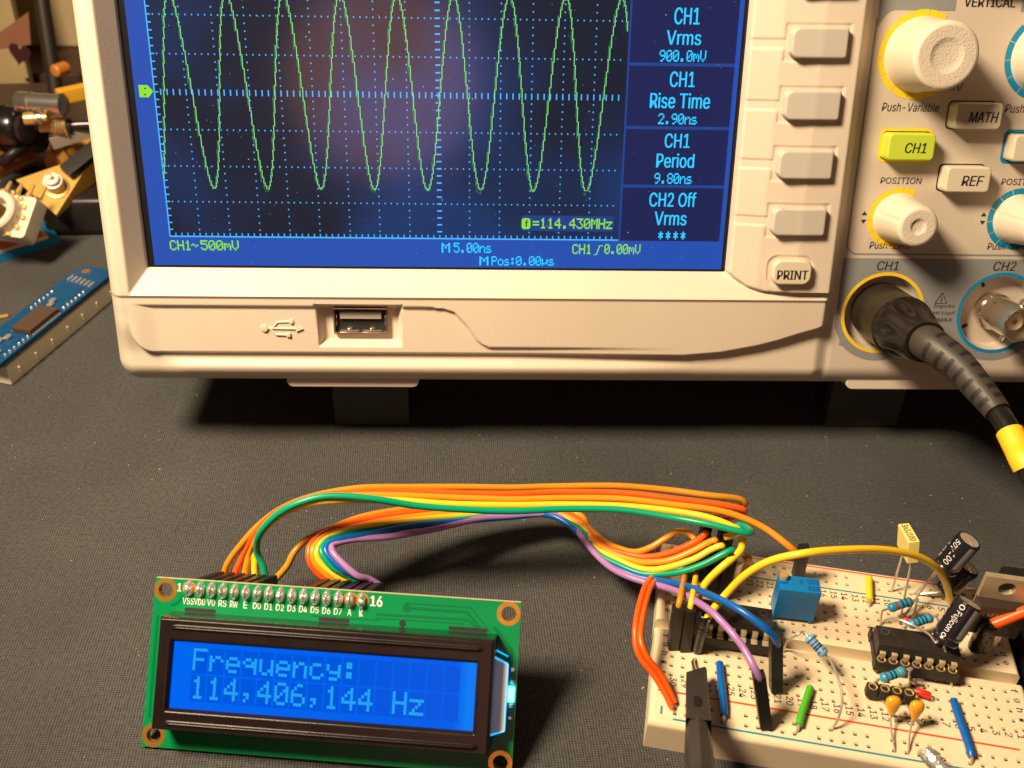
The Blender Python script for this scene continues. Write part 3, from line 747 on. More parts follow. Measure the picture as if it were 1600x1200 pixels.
for i, (p, q) in enumerate(zip(P, P[1:]+P[:1])):
    if i == 1:                                       # right side is open where the backlight slab comes out
        for (ya, yc, za, zc) in ((by0, by1, 4.6, bz-.9), (by0, -9.6, .3, 4.6), (7.4, by1, .3, 4.6)):
            b.add([(bx1, ya, za), (bx1, yc, za), (bx1, yc, zc), (bx1, ya, zc)], [(0, 1, 2, 3)])
    else: b.add([(*p, .25), (*q, .25), (*q, bz-.9), (*p, bz-.9)], [(0, 1, 2, 3)])
for (p, q) in (((wx0, wy0), (wx1, wy0)), ((wx1, wy0), (wx1, wy1)), ((wx1, wy1), (wx0, wy1)), ((wx0, wy1), (wx0, wy0))):
    b.add([(*p, 5.9), (*q, 5.9), (*q, bz-.7), (*p, bz-.7)], [(3, 2, 1, 0)])
bez = b.build('bezel', BEZ, lcd, 55)
SIDE = mat('bare bezel steel', (.20, .21, .17), .2, 1, bump=.12, bscale=500)
b = MB(LM); b.add([(bx0+.3, by1+.03, .3), (bx1-.3, by1+.03, .3), (bx1-.3, by1+.03, bz-1.1), (bx0+.3, by1+.03, bz-1.1)], [(3, 2, 1, 0)])
b.build('bezel_flange', SIDE, bez)
b = MB(LM)
for x0, x1 in ((-33, -26), (-3.4, 3.4), (24.8, 33.2)):
    b = MB(LM); b.prism(rr(x0, by1+.1, x1, by1+.95, .4, 4), .01, .045); b.build('slot', DARKM, bez)
b = MB(LM); b.ring((14.9, 11.9), 0, .75, .04); b.build('via_hole', DARKM, lcd)
# the lit panel and its letters
def lcd_blue():
    m = D.materials.new('lit blue panel'); m.use_nodes = True; nt = m.node_tree; N = nt.nodes; L = nt.links; p = N['Principled BSDF']
    p.inputs['Base Color'].default_value = (.0, .004, .012, 1); p.inputs['Roughness'].default_value = .3; p.inputs['Specular IOR Level'].default_value = .04
    tc = N.new('ShaderNodeTexCoord'); sx = N.new('ShaderNodeSeparateXYZ'); L.new(tc.outputs['UV'], sx.inputs[0])
    cr = N.new('ShaderNodeValToRGB'); e = cr.color_ramp.elements      # the lamp sits at the right-hand end of the panel
    e[0].position = 0; e[0].color = (.0, .135, .93, 1); e[1].position = .93; e[1].color = (.0, .115, .86, 1)
    k = e.new(.975); k.color = (.004, .21, .95, 1); k = e.new(1.0); k.color = (.004, .18, .92, 1)
    L.new(sx.outputs[0], cr.inputs[0]); L.new(cr.outputs[0], p.inputs['Emission Color']); p.inputs['Emission Strength'].default_value = .95
    return m
b = MB(LM); b.quad(wx0-.3, wy0-.3, wx1+.3, wy1+.3, 5.9)
dsp = b.build('lcd_panel', lcd_blue(), lcd, smooth=False)
uv = dsp.data.uv_layers.new(name='UVMap')
for i, c_ in enumerate(((0, 0), (1, 0), (1, 1), (0, 1))): uv.data[i].uv = c_
CW, CHh, X00 = 3.56, 5.75, -27.9
b = MB(LM)
for r in range(2):
    for c_ in range(16):
        x0 = X00+c_*CW; y0 = (.05 if r == 0 else -5.75)
        b.quad(x0-.12, y0-.35, x0+3.05, y0+5.05, 5.93)
b.build('character_cells', lowspec(glow('cell blue', (.0, .105, .84), .86, base=(.0, .003, .01))), dsp)
b = MB(LM)
for r, s_ in enumerate(('Frequency:', '114,406,144 Hz')):
    y0 = .35 if r == 0 else -5.45
    for c_, ch in enumerate(s_): dots(b, ch, X00+c_*CW, y0, .60, .66, 0, 5.96, fill=.94)
b.build('display_text', lowspec(glow('letter cyan', (.02, .41, .95), .95, base=(.0, .003, .01))), dsp)
# backlight slab sticking out at the right, lit by one lamp
b = MB(LM); b.prism([(34.0, -9.4), (38.0, -7.9), (38.0, 5.5), (34.0, 7.2)], .5, 3.2, bev=.15)
bl = b.build('backlight', mat('backlight diffuser', (.62, .54, .50), .4, emit=(.35, .5, .6), estr=.10), lcd)
GLOWC = mat('backlight edge glow', (.2, .5, .6), .3, emit=(.015, .36, .85), estr=1.5)
b = MB(LM)
for p, q in (((34.2, -9.5), (38.1, -8.05)), ((38.12, -8.0), (38.12, 5.6)), ((38.1, 5.65), (34.2, 7.35))): b.tube([(*p, 3.1), (*q, 3.1)], .17, 8)
b.tube([(34.3, 8.2, .25), (37.9, 6.6, .25)], .16, 6)
b.build('glowing_edge', GLOWC, bl)
b = MB(LM); b.box((39.0, -1.1, .55), (1.3, 3.2, 1.0), .2); led = b.build('backlight_lamp', mat('white lamp chip', (.8, .8, .7), .3, emit=(.03, .50, 1.0), estr=16), lcd)
b = MB(LM)
for y_ in (-6.0, -3.6, 1.5, 4.0): b.box((39.1, y_, .25), (.9, .8, .5), .12)
b.build('lamp_pads', SOLDER, lcd)
# header strip and connector housings behind the board
b = MB(LM)
b.box((-32.3+7.5*2.54, 16.3, -2.9), (16*2.54, 2.4, 2.5), .15)
b.build('pin_header', HOUS, lcd)

# ================================================================== RIBBON CABLES
def wmat(n, c): return mat(n, c, .34, bump=.04, bscale=500, spec=.5)
W = {'amber': wmat('amber insulation', (.56, .235, .012)), 'red': wmat('orange red insulation', (.80, .105, .008)), 'orange': wmat('orange insulation', (.86, .27, .015)),
     'yellow': wmat('yellow insulation', (.90, .56, .02)), 'green': wmat('green insulation', (.0, .30, .15)), 'blue': wmat('blue insulation', (.0, .10, .42)), 'violet': wmat('violet insulation', (.36, .17, .42)),
     'orangered': wmat('red orange insulation', (.82, .10, .006)), 'leaf': wmat('leaf green insulation', (.07, .40, .02)), 'brightred': wmat('bright red insulation', (.75, .03, .01))}
BM = Matrix(((0.979540,0.201247,0.000000,80.8191),(-0.201247,0.979540,0.000000,138.0964),(0.000000,0.000000,1.000000,0.0000),(0,0,0,1)))                                   # breadboard frame: X along the rows, Y across, Z up
def housing(b, p_top, p_bot, w_=2.45):
    p_top = Vector(p_top); p_bot = Vector(p_bot); d = p_top-p_bot; L_ = d.length
    M_ = axis(p_bot, d, (0, 1, 0))
    b.box((0, 0, L_/2), (w_, w_, L_), .18, M=M_); return b
def lcd_pin(k, z_): return tuple(LM @ Vector((-32.3+2.54*(k-1), 16.3, z_)))
RW = .82
def loose(P):                                   # the strands do not lie perfectly side by side
    return [P[0]]+[tuple(c_+rng.uniform(-.22, .22) for c_ in p) for p in P[1:-1]]+[P[-1]]
rib_a = thing('ribbon_cable', 'five-wire jumper ribbon arching highest from the display pins, ending in a green edge wire', 'ribbon cable', lcd_pin(3, -20), 'jumper ribbons')
rib_b = thing('ribbon_cable', 'seven-wire jumper ribbon with blue and violet wires, running under the higher ribbon', 'ribbon cable', lcd_pin(12, -20), 'jumper ribbons')
ARUN = {
 'amber': (1, [(-61.3,157.52,17), (-58.7,158.81,20), (-53.66,160.46,26), (-47.47,161.94,31), (-40.01,162.87,34), (-29.87,165.08,34), (-18.09,167.41,32.5), (-5.98,169.39,30.5), (6.45,171.06,29), (15.97,172.63,28), (31.81,172.67,28), (44.34,171.54,28), (54.89,168.96,28.5), (61.38,169.13,27.5), (64,169.14,26), (62.64,169.42,24), (58.09,167.38,24), (53.86,164.13,25)]),
 'red': (2, [(-58.57,157.52,17), (-56.89,158.81,20), (-53.2,159.62,26), (-47.69,160.66,31), (-40.29,161.79,34), (-31.22,163.87,34), (-19.5,165.85,32.5), (-6.7,167.59,30.5), (6.41,169,29), (19,170.56,28), (34.66,169.91,28), (46.81,167.59,28.5), (57.5,165.89,28), (62.9,165.91,26.5), (61.53,167.16,24), (58.09,164.65,24.5)]),
 'orange': (3, [(-56.76,157.52,17), (-55.83,158.81,20), (-52.48,158.99,26), (-47.5,159.6,31), (-40.34,160.4,34.3), (-31.76,162.35,34.3), (-20.84,163.98,33), (-8.17,165.59,30.7), (6.38,166.98,29), (18.87,168.41,28), (32.88,168.09,28), (44.97,165.79,28.5), (57.01,163.47,28), (66.06,160.96,26), (71.81,156.6,24), (74.9,156.15,21)]),
 'yellow': (4, [(-54.94,157.52,17), (-54.86,159.22,20), (-52.14,158.78,26), (-47.34,158.87,31.3), (-40.17,159.45,34.6), (-31.57,160.96,34.6), (-20.72,162.46,33), (-8.1,163.62,30.8), (6.34,164.99,29), (18.73,166.28,28), (32.64,165.97,28), (44.62,163.59,28.5), (53.21,160.48,29), (59.08,157.6,28.5), (58.47,157.49,26.5), (56.86,158.13,25)]),
 'green': (5, [(-52.93,156.96,16.5), (-54.09,158.39,20), (-52.58,157.95,26), (-48.33,158.36,32), (-42.5,159.13,35.5), (-35.7,159.99,36.3), (-26.37,160.75,35), (-16.21,161.48,32.3), (-5.8,162.09,30.5), (6.3,163.13,29), (18.62,164.51,28), (32.43,164.09,28), (44.28,161.42,28.5), (52.68,158.06,29.5), (60.68,155.64,29), (62.41,158.18,27.5), (61.41,161.89,25.5), (58.54,160.74,24.5)]),
}
for c_, (k, P) in ARUN.items():
    P = loose(P); b = MB(); b.tube(spline([lcd_pin(k, -15), lcd_pin(k, -20)]+P, 8), RW, 10); b.build('wire', W[c_], rib_a)
    housing(MB(), lcd_pin(k, -18.2), lcd_pin(k, -4.3)).build('connector_housing', HOUS, rib_a)
def bw(p): return tuple(BM @ Vector(p))
for tip in ((53.77,163.7,25), (57.79,161.96,25), (57.55,158.55,25)):
    housing(MB(), (tip[0], tip[1], tip[2]), (tip[0]-.6, tip[1]-.5, 9.5)).build('connector_housing', HOUS, rib_a)
housing(MB(), bw((-8.0, 19.6, 21)), bw((-7.3, 21.6, 8.6))).build('connector_housing', HOUS, rib_a)
BRUN = {
 'amber': (6, [(-47.18,156.49,17), (-45.47,158.87,19.5), (-42.39,161.61,21), (-37.21,164.7,22), (-30.24,169.47,21), (-21.6,174.34,18.5), (-9.73,179.43,15), (3.63,183.29,12.5), (15.58,183.88,11.5), (24.51,180.01,11.5), (27.3,173.63,12), (30.61,169.05,12.5), (33.89,165.65,13.5), (37.12,163.13,15), (40.47,162.5,17), (43.9,163.09,19.5), (46.87,163.51,21.5), (48.96,162.73,22.5), (50.22,161.01,22.5), (50.38,159.8,22)]),
 'red': (11, [(-39.62,154.46,17), (-41.48,155.58,19.5), (-41.39,158.4,21.5), (-39.46,162.12,22), (-34.89,165.53,21.5), (-28.05,169.18,20.3), (-19.14,173.48,18), (-8.85,178,15), (3.62,181.83,12.5), (15.51,182.41,11.5), (24.65,177.39,11.5), (27.27,171.34,12), (30.41,167.05,12.5), (34.62,163.7,13.5), (38.61,161.21,15), (43.62,159.69,17.5), (47.99,159.14,20.5), (50.95,159.46,23), (52.21,159.89,24.5), (52.83,160.38,24)]),
 'orange': (12, [(-37.6,154.06,17), (-40.28,155.58,19.5), (-40.58,157.99,21.5), (-38.46,161.48,22), (-33.84,164.55,21.5), (-26.53,168.07,20.3), (-17.47,172.56,18), (-7.18,177.06,15), (4.45,180.62,12.5), (15.47,181.44,11.5), (24.72,176.21,11.5), (27.43,169.54,12), (31.2,165.3,12.5), (35.66,161.66,13.5), (39.32,159.41,15), (44.29,157.91,17.5), (49.13,157.67,20.5), (52.68,157.98,23), (54.18,157.97,24.3), (54.77,158.25,23.8)]),
 'yellow': (13, [(-35.3,153.65,17), (-39.08,155.58,19.5), (-39.61,157.57,21.5), (-37.58,160.63,22), (-32.97,163.69,21.5), (-24.87,167.07,20.3), (-15.8,171.43,18), (-5.5,175.89,15), (5.27,179.67,12.5), (16.27,180.48,11.5), (24.95,174.82,11.5), (27.74,167.53,12), (31.8,163.35,12.5), (36.36,159.65,13.5), (40.43,157.22,15), (44.71,155.63,17.5), (49.69,155.6,20.5), (53.4,156.11,23), (55.49,156.1,24.3), (56.08,156.38,23.8)]),
 'green': (14, [(-32.29,153.65,17), (-36.01,153.96,19.5), (-38.51,156.14,21.5), (-38.39,158.97,22.2), (-35.9,161.69,22), (-29.28,164.71,20.8), (-18.84,169.34,18.5), (-7.1,174.42,15.3), (5.26,178.51,12.7), (16.23,179.76,11.5), (25,173.43,11.5), (28.39,165.78,12), (32.98,161,12.5), (37.52,157.67,13.5), (41.9,155.58,15), (46.31,154.11,17.5), (51.51,153.87,20.5), (55.13,154.06,23), (57.51,154.87,24.3), (58.1,155.14,23.8)]),
 'blue': (15, [(-29.84,153.25,17), (-33.59,153.76,19.5), (-37.01,156.14,21.5), (-37.25,158.46,22.3), (-34.11,160.84,22), (-27.46,163.52,20.8), (-17.19,168.34,18.5), (-5.45,173.62,15.3), (6.08,177.8,12.7), (17.04,179.16,11.5), (25.04,171.83,11.5), (28.69,163.82,12), (33.26,159.32,12.5), (37.35,156.33,13.5), (41.66,153.95,15), (46.13,147.69,20), (50.33,139.64,25.5), (54.39,133.9,28), (58.59,130.17,27.5), (61.15,129.08,25.5), (62.57,129.05,23), (63.23,129.61,21)]),
 'violet': (16, [(-27.21,152.45,17), (-29.93,151.77,19.5), (-34.21,154.11,21.5), (-35.93,156.51,22.4), (-35.52,158.97,22.2), (-31.35,161.42,21.2), (-23.22,163.73,19.5), (-12.52,169.15,16.8), (-2.04,174.78,14.5), (6.42,178.03,12.7), (12.83,179.48,12), (18.06,179.28,11.5), (22.22,176.21,11.5), (25.13,170.93,11.5), (27.54,165.34,12), (30.4,160.58,12.5), (34.11,156.54,13.5), (38.16,153.8,14.5), (42.35,151.06,16), (44.89,145.58,20), (47.21,139.3,24), (48.88,134.31,26.5), (50.53,131.11,27), (52.36,128.06,27), (54.17,125.28,25.5), (55.48,121.8,25), (56.62,120.61,23), (57.29,120.82,21)]),
}
for c_, (k, P) in BRUN.items():
    P = loose(P); b = MB(); b.tube(spline([lcd_pin(k, -15), lcd_pin(k, -20)]+P, 8), RW, 10); b.build('wire', W[c_], rib_b)
    housing(MB(), lcd_pin(k, -18.2), lcd_pin(k, -4.3)).build('connector_housing', HOUS, rib_b)
for tip in ((50.38,159.8,22), (52.91,159.96,24), (54.77,157.64,24), (56.08,155.77,24), (58.1,154.54,24)):
    housing(MB(), (tip[0], tip[1], tip[2]), (tip[0]-.3, tip[1]-.2, 9.5), 2.3).build('connector_housing', HOUS, rib_b)
housing(MB(), bw((-16.3, -11.6, 22.6)), bw((-13.9, -13.7, 8.9)), 2.6).build('connector_housing', HOUS, rib_b)
housing(MB(), bw((-20.2, -21.2, 22.6)), bw((-16.4, -23.4, 8.8)), 2.6).build('connector_housing', HOUS, rib_b)

# ================================================================== BREADBOARD
P25 = 2.54; BH = 8.5
def cx(n_): return (15.5-n_)*P25
ROW = {c_: 13.97-i*P25 for i, c_ in enumerate('abcde')}; ROW.update({c_: -3.81-i*P25 for i, c_ in enumerate('fghij')})
board = thing('breadboard', 'cream solderless breadboard with red and blue power rail lines, crowded with parts', 'breadboard', bw((0, 0, 0)))
CREAM = mat('cream breadboard plastic', (.74, .61, .42), .42, sss=.35, var=.03, vscale=60, bump=.05, bscale=1500)
b = MB(BM); EX, EY = 41.2, 27.3
tx, ty = EX-1.2, EY-1.2
bands = []
rail_x = [cx(29.5-6*g-k) for g in range(5) for k in range(5)]
for y_ in (21.5, 24.0): bands += [(y_, rail_x), (-y_, rail_x)]
for c_ in ROW: bands.append((ROW[c_], [cx(n_) for n_ in range(30, 0, -1)]))
bands.sort(); hx, hy = .56, .44; cur = -ty
def top_quad(x0, y0, x1, y1):
    # the centre channel is left open
    for lo, hi in ((y0, min(y1, -1.5)), (max(y0, 1.5), y1)):
        if hi > lo+1e-6: b.quad(x0, lo, x1, hi, BH)
for y_, xs_ in bands:
    top_quad(-tx, cur, tx, y_-hy); x_ = -tx
    for h_ in sorted(xs_):
        b.quad(x_, y_-hy, h_-hx, y_+hy, BH); x_ = h_+hx
        A_ = [(h_-hx, y_-hy), (h_+hx, y_-hy), (h_+hx, y_+hy), (h_-hx, y_+hy)]; k_ = .62
        I_ = [(h_+(p[0]-h_)*k_, y_+(p[1]-y_)*k_) for p in A_]
        vs = [(*p, BH) for p in A_]+[(*p, BH-.45) for p in I_]+[(*p, BH-5) for p in I_]
        b.add(vs, [(j, (j+1) % 4, 4+(j+1) % 4, 4+j) for j in range(4)], 0)
        b.add(vs[4:], [(j, (j+1) % 4, 4+(j+1) % 4, 4+j) for j in range(4)]+[(4, 5, 6, 7)], 1)
    b.quad(x_, y_-hy, tx, y_+hy, BH); cur = y_+hy
top_quad(-tx, cur, tx, ty)
b.quad(-EX, -1.5, EX, 1.5, BH-3.6)                     # channel floor
steps = [(1.2, BH), (.72, BH-.1), (.36, BH-.36), (.1, BH-.75), (0, BH-1.2), (-.15, 0)]
prf = [(EX-i, z_) for i, z_ in steps[:-1]]+[(EX, BH-3.6)]
for y_, od in ((-1.5, -1), (1.5, 1)): b.add([(x_, y_, z_) for x_, z_ in prf]+[(-x_, y_, z_) for x_, z_ in prf[::-1]], [tuple(range(2*len(prf)))[::od]])
for (i0, z0), (i1, z1) in zip(steps[:-1], steps[1:]):
    for sgn in (-1, 1):
        b.add([(-(EX-i0), sgn*(EY-i0), z0), (EX-i0, sgn*(EY-i0), z0), (EX-i1, sgn*(EY-i1), z1), (-(EX-i1), sgn*(EY-i1), z1)], [(0, 1, 2, 3) if sgn > 0 else (3, 2, 1, 0)])
        for ya, yc in ((-(EY), -1.5), (1.5, EY)):
            a0 = -(EY-i0) if ya < -2 else ya; c0 = EY-i0 if yc > 2 else yc; a1_ = -(EY-i1) if ya < -2 else ya; c1 = EY-i1 if yc > 2 else yc
            b.add([(sgn*(EX-i0), a0, z0), (sgn*(EX-i0), c0, z0), (sgn*(EX-i1), c1, z1), (sgn*(EX-i1), a1_, z1)], [(0, 1, 2, 3) if sgn < 0 else (3, 2, 1, 0)])
for sgn in (-1, 1): b.add([(sgn*EX, -1.5, 0), (sgn*EX, 1.5, 0), (sgn*EX, 1.5, BH-3.6), (sgn*EX, -1.5, BH-3.6)], [(0, 1, 2, 3)])
b.build('board_body', [CREAM, mat('contact spring dark', (.10, .085, .06), .5)], board)
REDL = mat('red rail ink', (.75, .07, .015), .5); BLUEL = mat('blue rail ink', (.0, .20, .32), .5)
b = MB(BM); z = BH+.05
b.quad(-35.6, -18.85, 36.2, -18.4, z, 0); b.quad(-36.0, -25.75, 36, -25.3, z, 1)
b.quad(-36.2, 25.75, 36.2, 26.15, z, 0); b.quad(-36.2, 19.0, 36.2, 19.4, z, 1)
b.quad(-39.6, -18.9, -37.7, -18.5, z, 0); b.quad(-38.85, -19.65, -38.45, -17.75, z+.01, 0); b.quad(-38.75, -24.75, -38.3, -22.7, z+.02, 1)
b.quad(-39.4, 25.0, -37.7, 25.4, z, 0); b.quad(-38.75, 24.35, -38.35, 26.05, z+.01, 0); b.quad(-35.6, 25.2, -34.4, 25.5, z, 0)
b.build('rail_lines', [REDL, BLUEL], board)
INK = mat('faded black ink', (.03, .024, .02), .7)
b = MB(BM)
RZ = Matrix.Rotation(math.radians(-90), 4, 'Z')
for n_ in range(1, 31):
    s_ = str(n_); L_ = 1.05*len(s_)+.1*(len(s_)-1)
    b.text(s_, 0, 0, L_, 1.55, 0, M=T(cx(n_)-.30, -14.75, z)@RZ, bold=.012)
    b.text(s_, 0, 0, L_, 1.55, 0, M=T(cx(n_)-.75, 18.5, z)@RZ, bold=.012)
for c_, y_ in ROW.items():
    for sx_ in (-1, 1): b.text(c_, 0, 0, 1.0, 1.5 if c_ in 'bdfh' else 1.2, 0, M=T(sx_*38.6-.7, y_+1.0, z)@RZ, bold=.012)
b.build('row_numbers', INK, board)

# ------------------------------------------------------------------ parts on the breadboard
def on(p): return tuple(BM @ Vector(p))
def new(name, label, cat, p, group=None): return thing(name, label, cat, on(p), group)
DARKPIN = mat('cream socket contacts', (.72, .60, .42), .35, .4)
def dip(colc, npin, zs, label_s, label_c, style, txt=None):
    L_ = npin/2*P25; xc = cx(colc)
    s_ = new('chip_socket', label_s, 'chip socket', (xc, 0, BH), 'chip sockets')
    b = MB(BM)
    if style == 'turned':
        for sg in (-1, 1): b.box((xc, sg*3.95, BH+2.95), (L_+.2, 2.4, 2.8), .12)
        for e in (-1, 1): b.box((xc+e*(L_/2-1.0), 0, BH+2.6), (1.8, 5.6, 1.9), .12)
    else:
        for sg in (-1, 1): b.box((xc, sg*4.5, BH+2.6), (L_+.4, 1.7, 2.8), .15)
        b.box((xc, 0, BH+2.4), (L_+.4, 7.4, 2.2), .15)
    b.build('socket_body', CHIP, s_)
    for sg in (-1, 1):
        for k in range(npin//2):
            X = xc+(k-(npin/2-1)/2)*P25; b = MB(BM)
            if style == 'turned':
                b.lathe([(.98, 4.3), (1.0, 4.5), (.85, 4.56), (.62, 4.3), (.5, 3.2), (.01, 3.1)], 18, M=T(X, sg*3.95, BH)); b.tube([(X, sg*3.95, BH+.6), (X, sg*3.95, BH-3)], .25, 6)
                b.build('contact', BRASS, s_)
            else:
                b.box((X, sg*4.5, BH+4.05), (1.5, 1.5, .5), .22); b.tube([(X, sg*4.2, BH+.6), (X, sg*3.9, BH-3)], .25, 6)
                b.build('contact', DARKPIN, s_)
    c_ = new('chip', label_c, 'chip', (xc, 0, BH+4), 'dual-row chips'); zt = BH+zs
    b = MB(BM); hw = 3.15
    b.add([(xc-L_/2-.6+.8, -hw+.35, zt), (xc+L_/2-.3, -hw+.35, zt), (xc+L_/2-.3, hw-.35, zt), (xc-L_/2+.2, hw-.35, zt)], [])
    b.prism([(-hw, -1.65), (hw, -1.65), (hw, .0), (hw-.42, 1.65), (-hw+.42, 1.65), (-hw, 0)], -L_/2+.15, L_/2-.15, bev=.08, seg=1, M=T(xc, 0, zt-1.65)@Matrix(((0, 0, 1, 0), (1, 0, 0, 0), (0, 1, 0, 0), (0, 0, 0, 1))))
    cb = b.build('chip_body', CHIP, c_)
    b = MB(BM); xn = xc-L_/2+1.9 if style == 'turned' else xc+L_/2-2.2
    b.ring((xn, 1.2), .75, .92, zt+.03, 0, 360, 24); b.build('pin_mark', mat('pin mark', (.08, .07, .065), .4), cb)
    for sg in (-1, 1):
        for k in range(npin//2):
            X = xc+(k-(npin/2-1)/2)*P25; b = MB(BM)
            b.tube([(X, sg*3.7, zt-2.1), (X, sg*3.8, BH+3.6)], .2, 6)
            b.box((X, sg*3.35, zt-1.75), (1.3, .7, .25), .1); b.box((X, sg*3.72, zt-2.5), (1.3, .25, 1.6), .1)
            b.build('chip_pin', PINM, c_)
dip(9, 14, 7.8, 'black chip socket with round gold contacts, under the chip at the right of the breadboard', 'black fourteen-pin chip in the gold-contact socket below the upright capacitors', 'turned')
dip(25, 14, 7.7, 'black chip socket with flat cream contacts, under the chip crossed by the blue wire', 'black chip crossed by the blue and violet wires at the left of the breadboard', 'leaf')
# trimmer
TB = mat('blue trimmer plastic', (.0, .155, .43), .42, bump=.08, bscale=2500, var=.06, vscale=300)
tr = new('trimmer_potentiometer', 'blue box trimmer potentiometer with a brass screw standing behind the left chip', 'trimmer', (-9.4, 9.2, BH))
TM = BM @ T(-9.45, 9.0, BH) @ Matrix.Rotation(math.radians(3), 4, 'Z')
b = MB(TM); b.box((0, 0, 5.9), (9.6, 4.8, 9.8), .25)
for sx_ in (-1, 1): b.box((sx_*4.1, -1.9, .6), (1.1, .9, 1.1), .2)
b.box((-3.9, .6, 10.9), (1.9, 1.9, .7), .2)
b.build('trimmer_body', TB, tr)
b = MB(TM); b.lathe([(1.05, 0), (1.05, 1.3), (.9, 1.5), (.01, 1.5)], 20, M=T(-3.6, 1.3, 10.6)); b.box((-3.6, 1.3, 12.1), (1.8, .3, .25), .05); b.build('adjusting_screw', BRASS, tr)
b = MB(TM); b.text('503', 1.9, .2, 4.3, 1.7, 10.86, bold=.01); b.text('W', -.2, -.2, 1.0, 1.4, 10.86); b.text('B28', 1.9, -1.8, 4.3, -.4, 10.86, bold=.01); b.build('trimmer_marking', mat('trimmer ink', (.0, .05, .16), .6), tr)
for k in (-1, 0, 1):
    b = MB(TM); b.tube([(k*2.54, 0, 1), (k*2.54, 0, -3)], .3, 6); b.build('leg', TIN, tr)
# metal can
can = new('crystal_can', 'small upright metal cylinder behind the yellow wire near the far rail', 'crystal', (-23.2, 15.4, BH))
CMx = axis(on((-23.3, 15.9, BH+1)), Vector(on((-23.2, 15.7, BH+9)))-Vector(on((-23.3, 15.9, BH+1))))
b = MB(CMx); b.lathe([(.01, 0), (1.4, 0), (1.5, .2), (1.5, 7.6), (1.42, 7.95), (1.25, 8.05), (.01, 8.05)], 28); b.build('metal_can', mat('brushed can', (.55, .47, .40), .32, .9, bump=.1, bscale=1500), can)
for k in (-.5, .5):
    b = MB(CMx); b.tube([(k, 0, .2), (k*1.5, 0, -4)], .18, 6); b.build('leg', TIN, can)
# ceramic drop capacitors
CER = mat('amber resin', (.78, .33, .015), .28, coat=.3, bump=.05, bscale=900)
def drop_cap(label, top, legs, H_=5.2, r=1.65, flat=.66, tilt=(0, 0, 1)):
    t_ = thing('ceramic_capacitor', label, 'capacitor', legs[0], 'amber ceramic capacitors')
    M_ = axis(top, tilt, (0, 1, 0)); M_ = M_ @ Matrix.Diagonal((1, flat, 1, 1))
    prof = [(.01, -H_*.62), (.35, -H_*.60), (.5, -H_*.5), (r*.62, -H_*.28), (r*.92, -H_*.02), (r, H_*.14), (r*.86, H_*.29), (r*.5, H_*.38), (.01, H_*.40)]
    b = MB(M_); b.lathe(prof, 24); b.build('resin_bead', CER, t_, 80)
    bot = Vector(top)-Vector(tilt).normalized()*H_*.55
    for k, l in enumerate(legs):
        o_ = Vector(((k-.5)*.5, 0, 0)); b = MB(); b.tube(spline([tuple(bot+o_), tuple(bot.lerp(Vector(l), .45)+o_*1.5), l, (l[0], l[1], l[2]-3)], 5), .22, 6); b.build('leg', TIN, t_)
def bp(p): return tuple(BM @ Vector(p))
drop_cap('amber drop-shaped capacitor in front of the four-hole socket, the left of the two', bp((9.3, -17.0, 14.4)), [bp((10.16, -24.0, BH)), bp((8.9, -11.6, BH))], tilt=bp((.05, .22, 1)) if False else (-.05, .30, 1))
drop_cap('amber drop-shaped capacitor in front of the four-hole socket, the right of the two', bp((14.0, -17.2, 14.4)), [bp((12.9, -24.0, BH)), bp((13.97, -11.6, BH))], tilt=(.05, .30, 1))
drop_cap('amber capacitor half hidden behind the metal can at the far rail', bp((-20.9, 18.8, 14.0)), [bp((-20.3, 21.5, BH)), bp((-20.9, 17.0, BH))], 5.6, 1.5, .7, tilt=(.15, .1, 1))
# film capacitor
fm = thing('film_capacitor', 'pale yellow box capacitor printed 3n3J100, high on long bare legs', 'capacitor', (99.94,148.56,8.5))
FILM = mat('pale yellow case', (.80, .66, .22), .42, bump=.05, bscale=2000)
ftop = Vector((98.41,154.87,30)); fbot = Vector((99.34,153.92,24.2))
fz = (ftop-fbot).normalized(); fy = Vector((97.11,158.44,30))-Vector((96.94,151,30)); fy = (fy-fz*fy.dot(fz)).normalized(); fx = fy.cross(fz)
FM = Matrix(((fx.x, fy.x, fz.x, ftop.x), (fx.y, fy.y, fz.y, ftop.y), (fx.z, fy.z, fz.z, ftop.z), (0, 0, 0, 1)))
b = MB(FM); b.box((0, 0, -3.1), (2.6, 7.2, 6.2), .2); fb = b.build('capacitor_case', FILM, fm)
b = MB(FM); b.text('3n3J100', -3.1, -.75, 3.1, .75, .04, M=Matrix.Rotation(math.radians(-90), 4, 'Z'), bold=.015); b.build('marking', INK, fb)
for s_, base in ((1, (100.33,155.97,8.5)), (-1, (100.02,148.56,8.5))):
    st = FM @ Vector((0, s_*2.5, -6)); st2 = FM @ Vector((0, s_*2.5, -7.5))
    b = MB(); b.tube(spline([tuple(st), tuple(st2), tuple(st2.lerp(Vector(base), .5)), base, (base[0], base[1], 6)], 5), .3, 7); b.build('leg', TIN, fm)
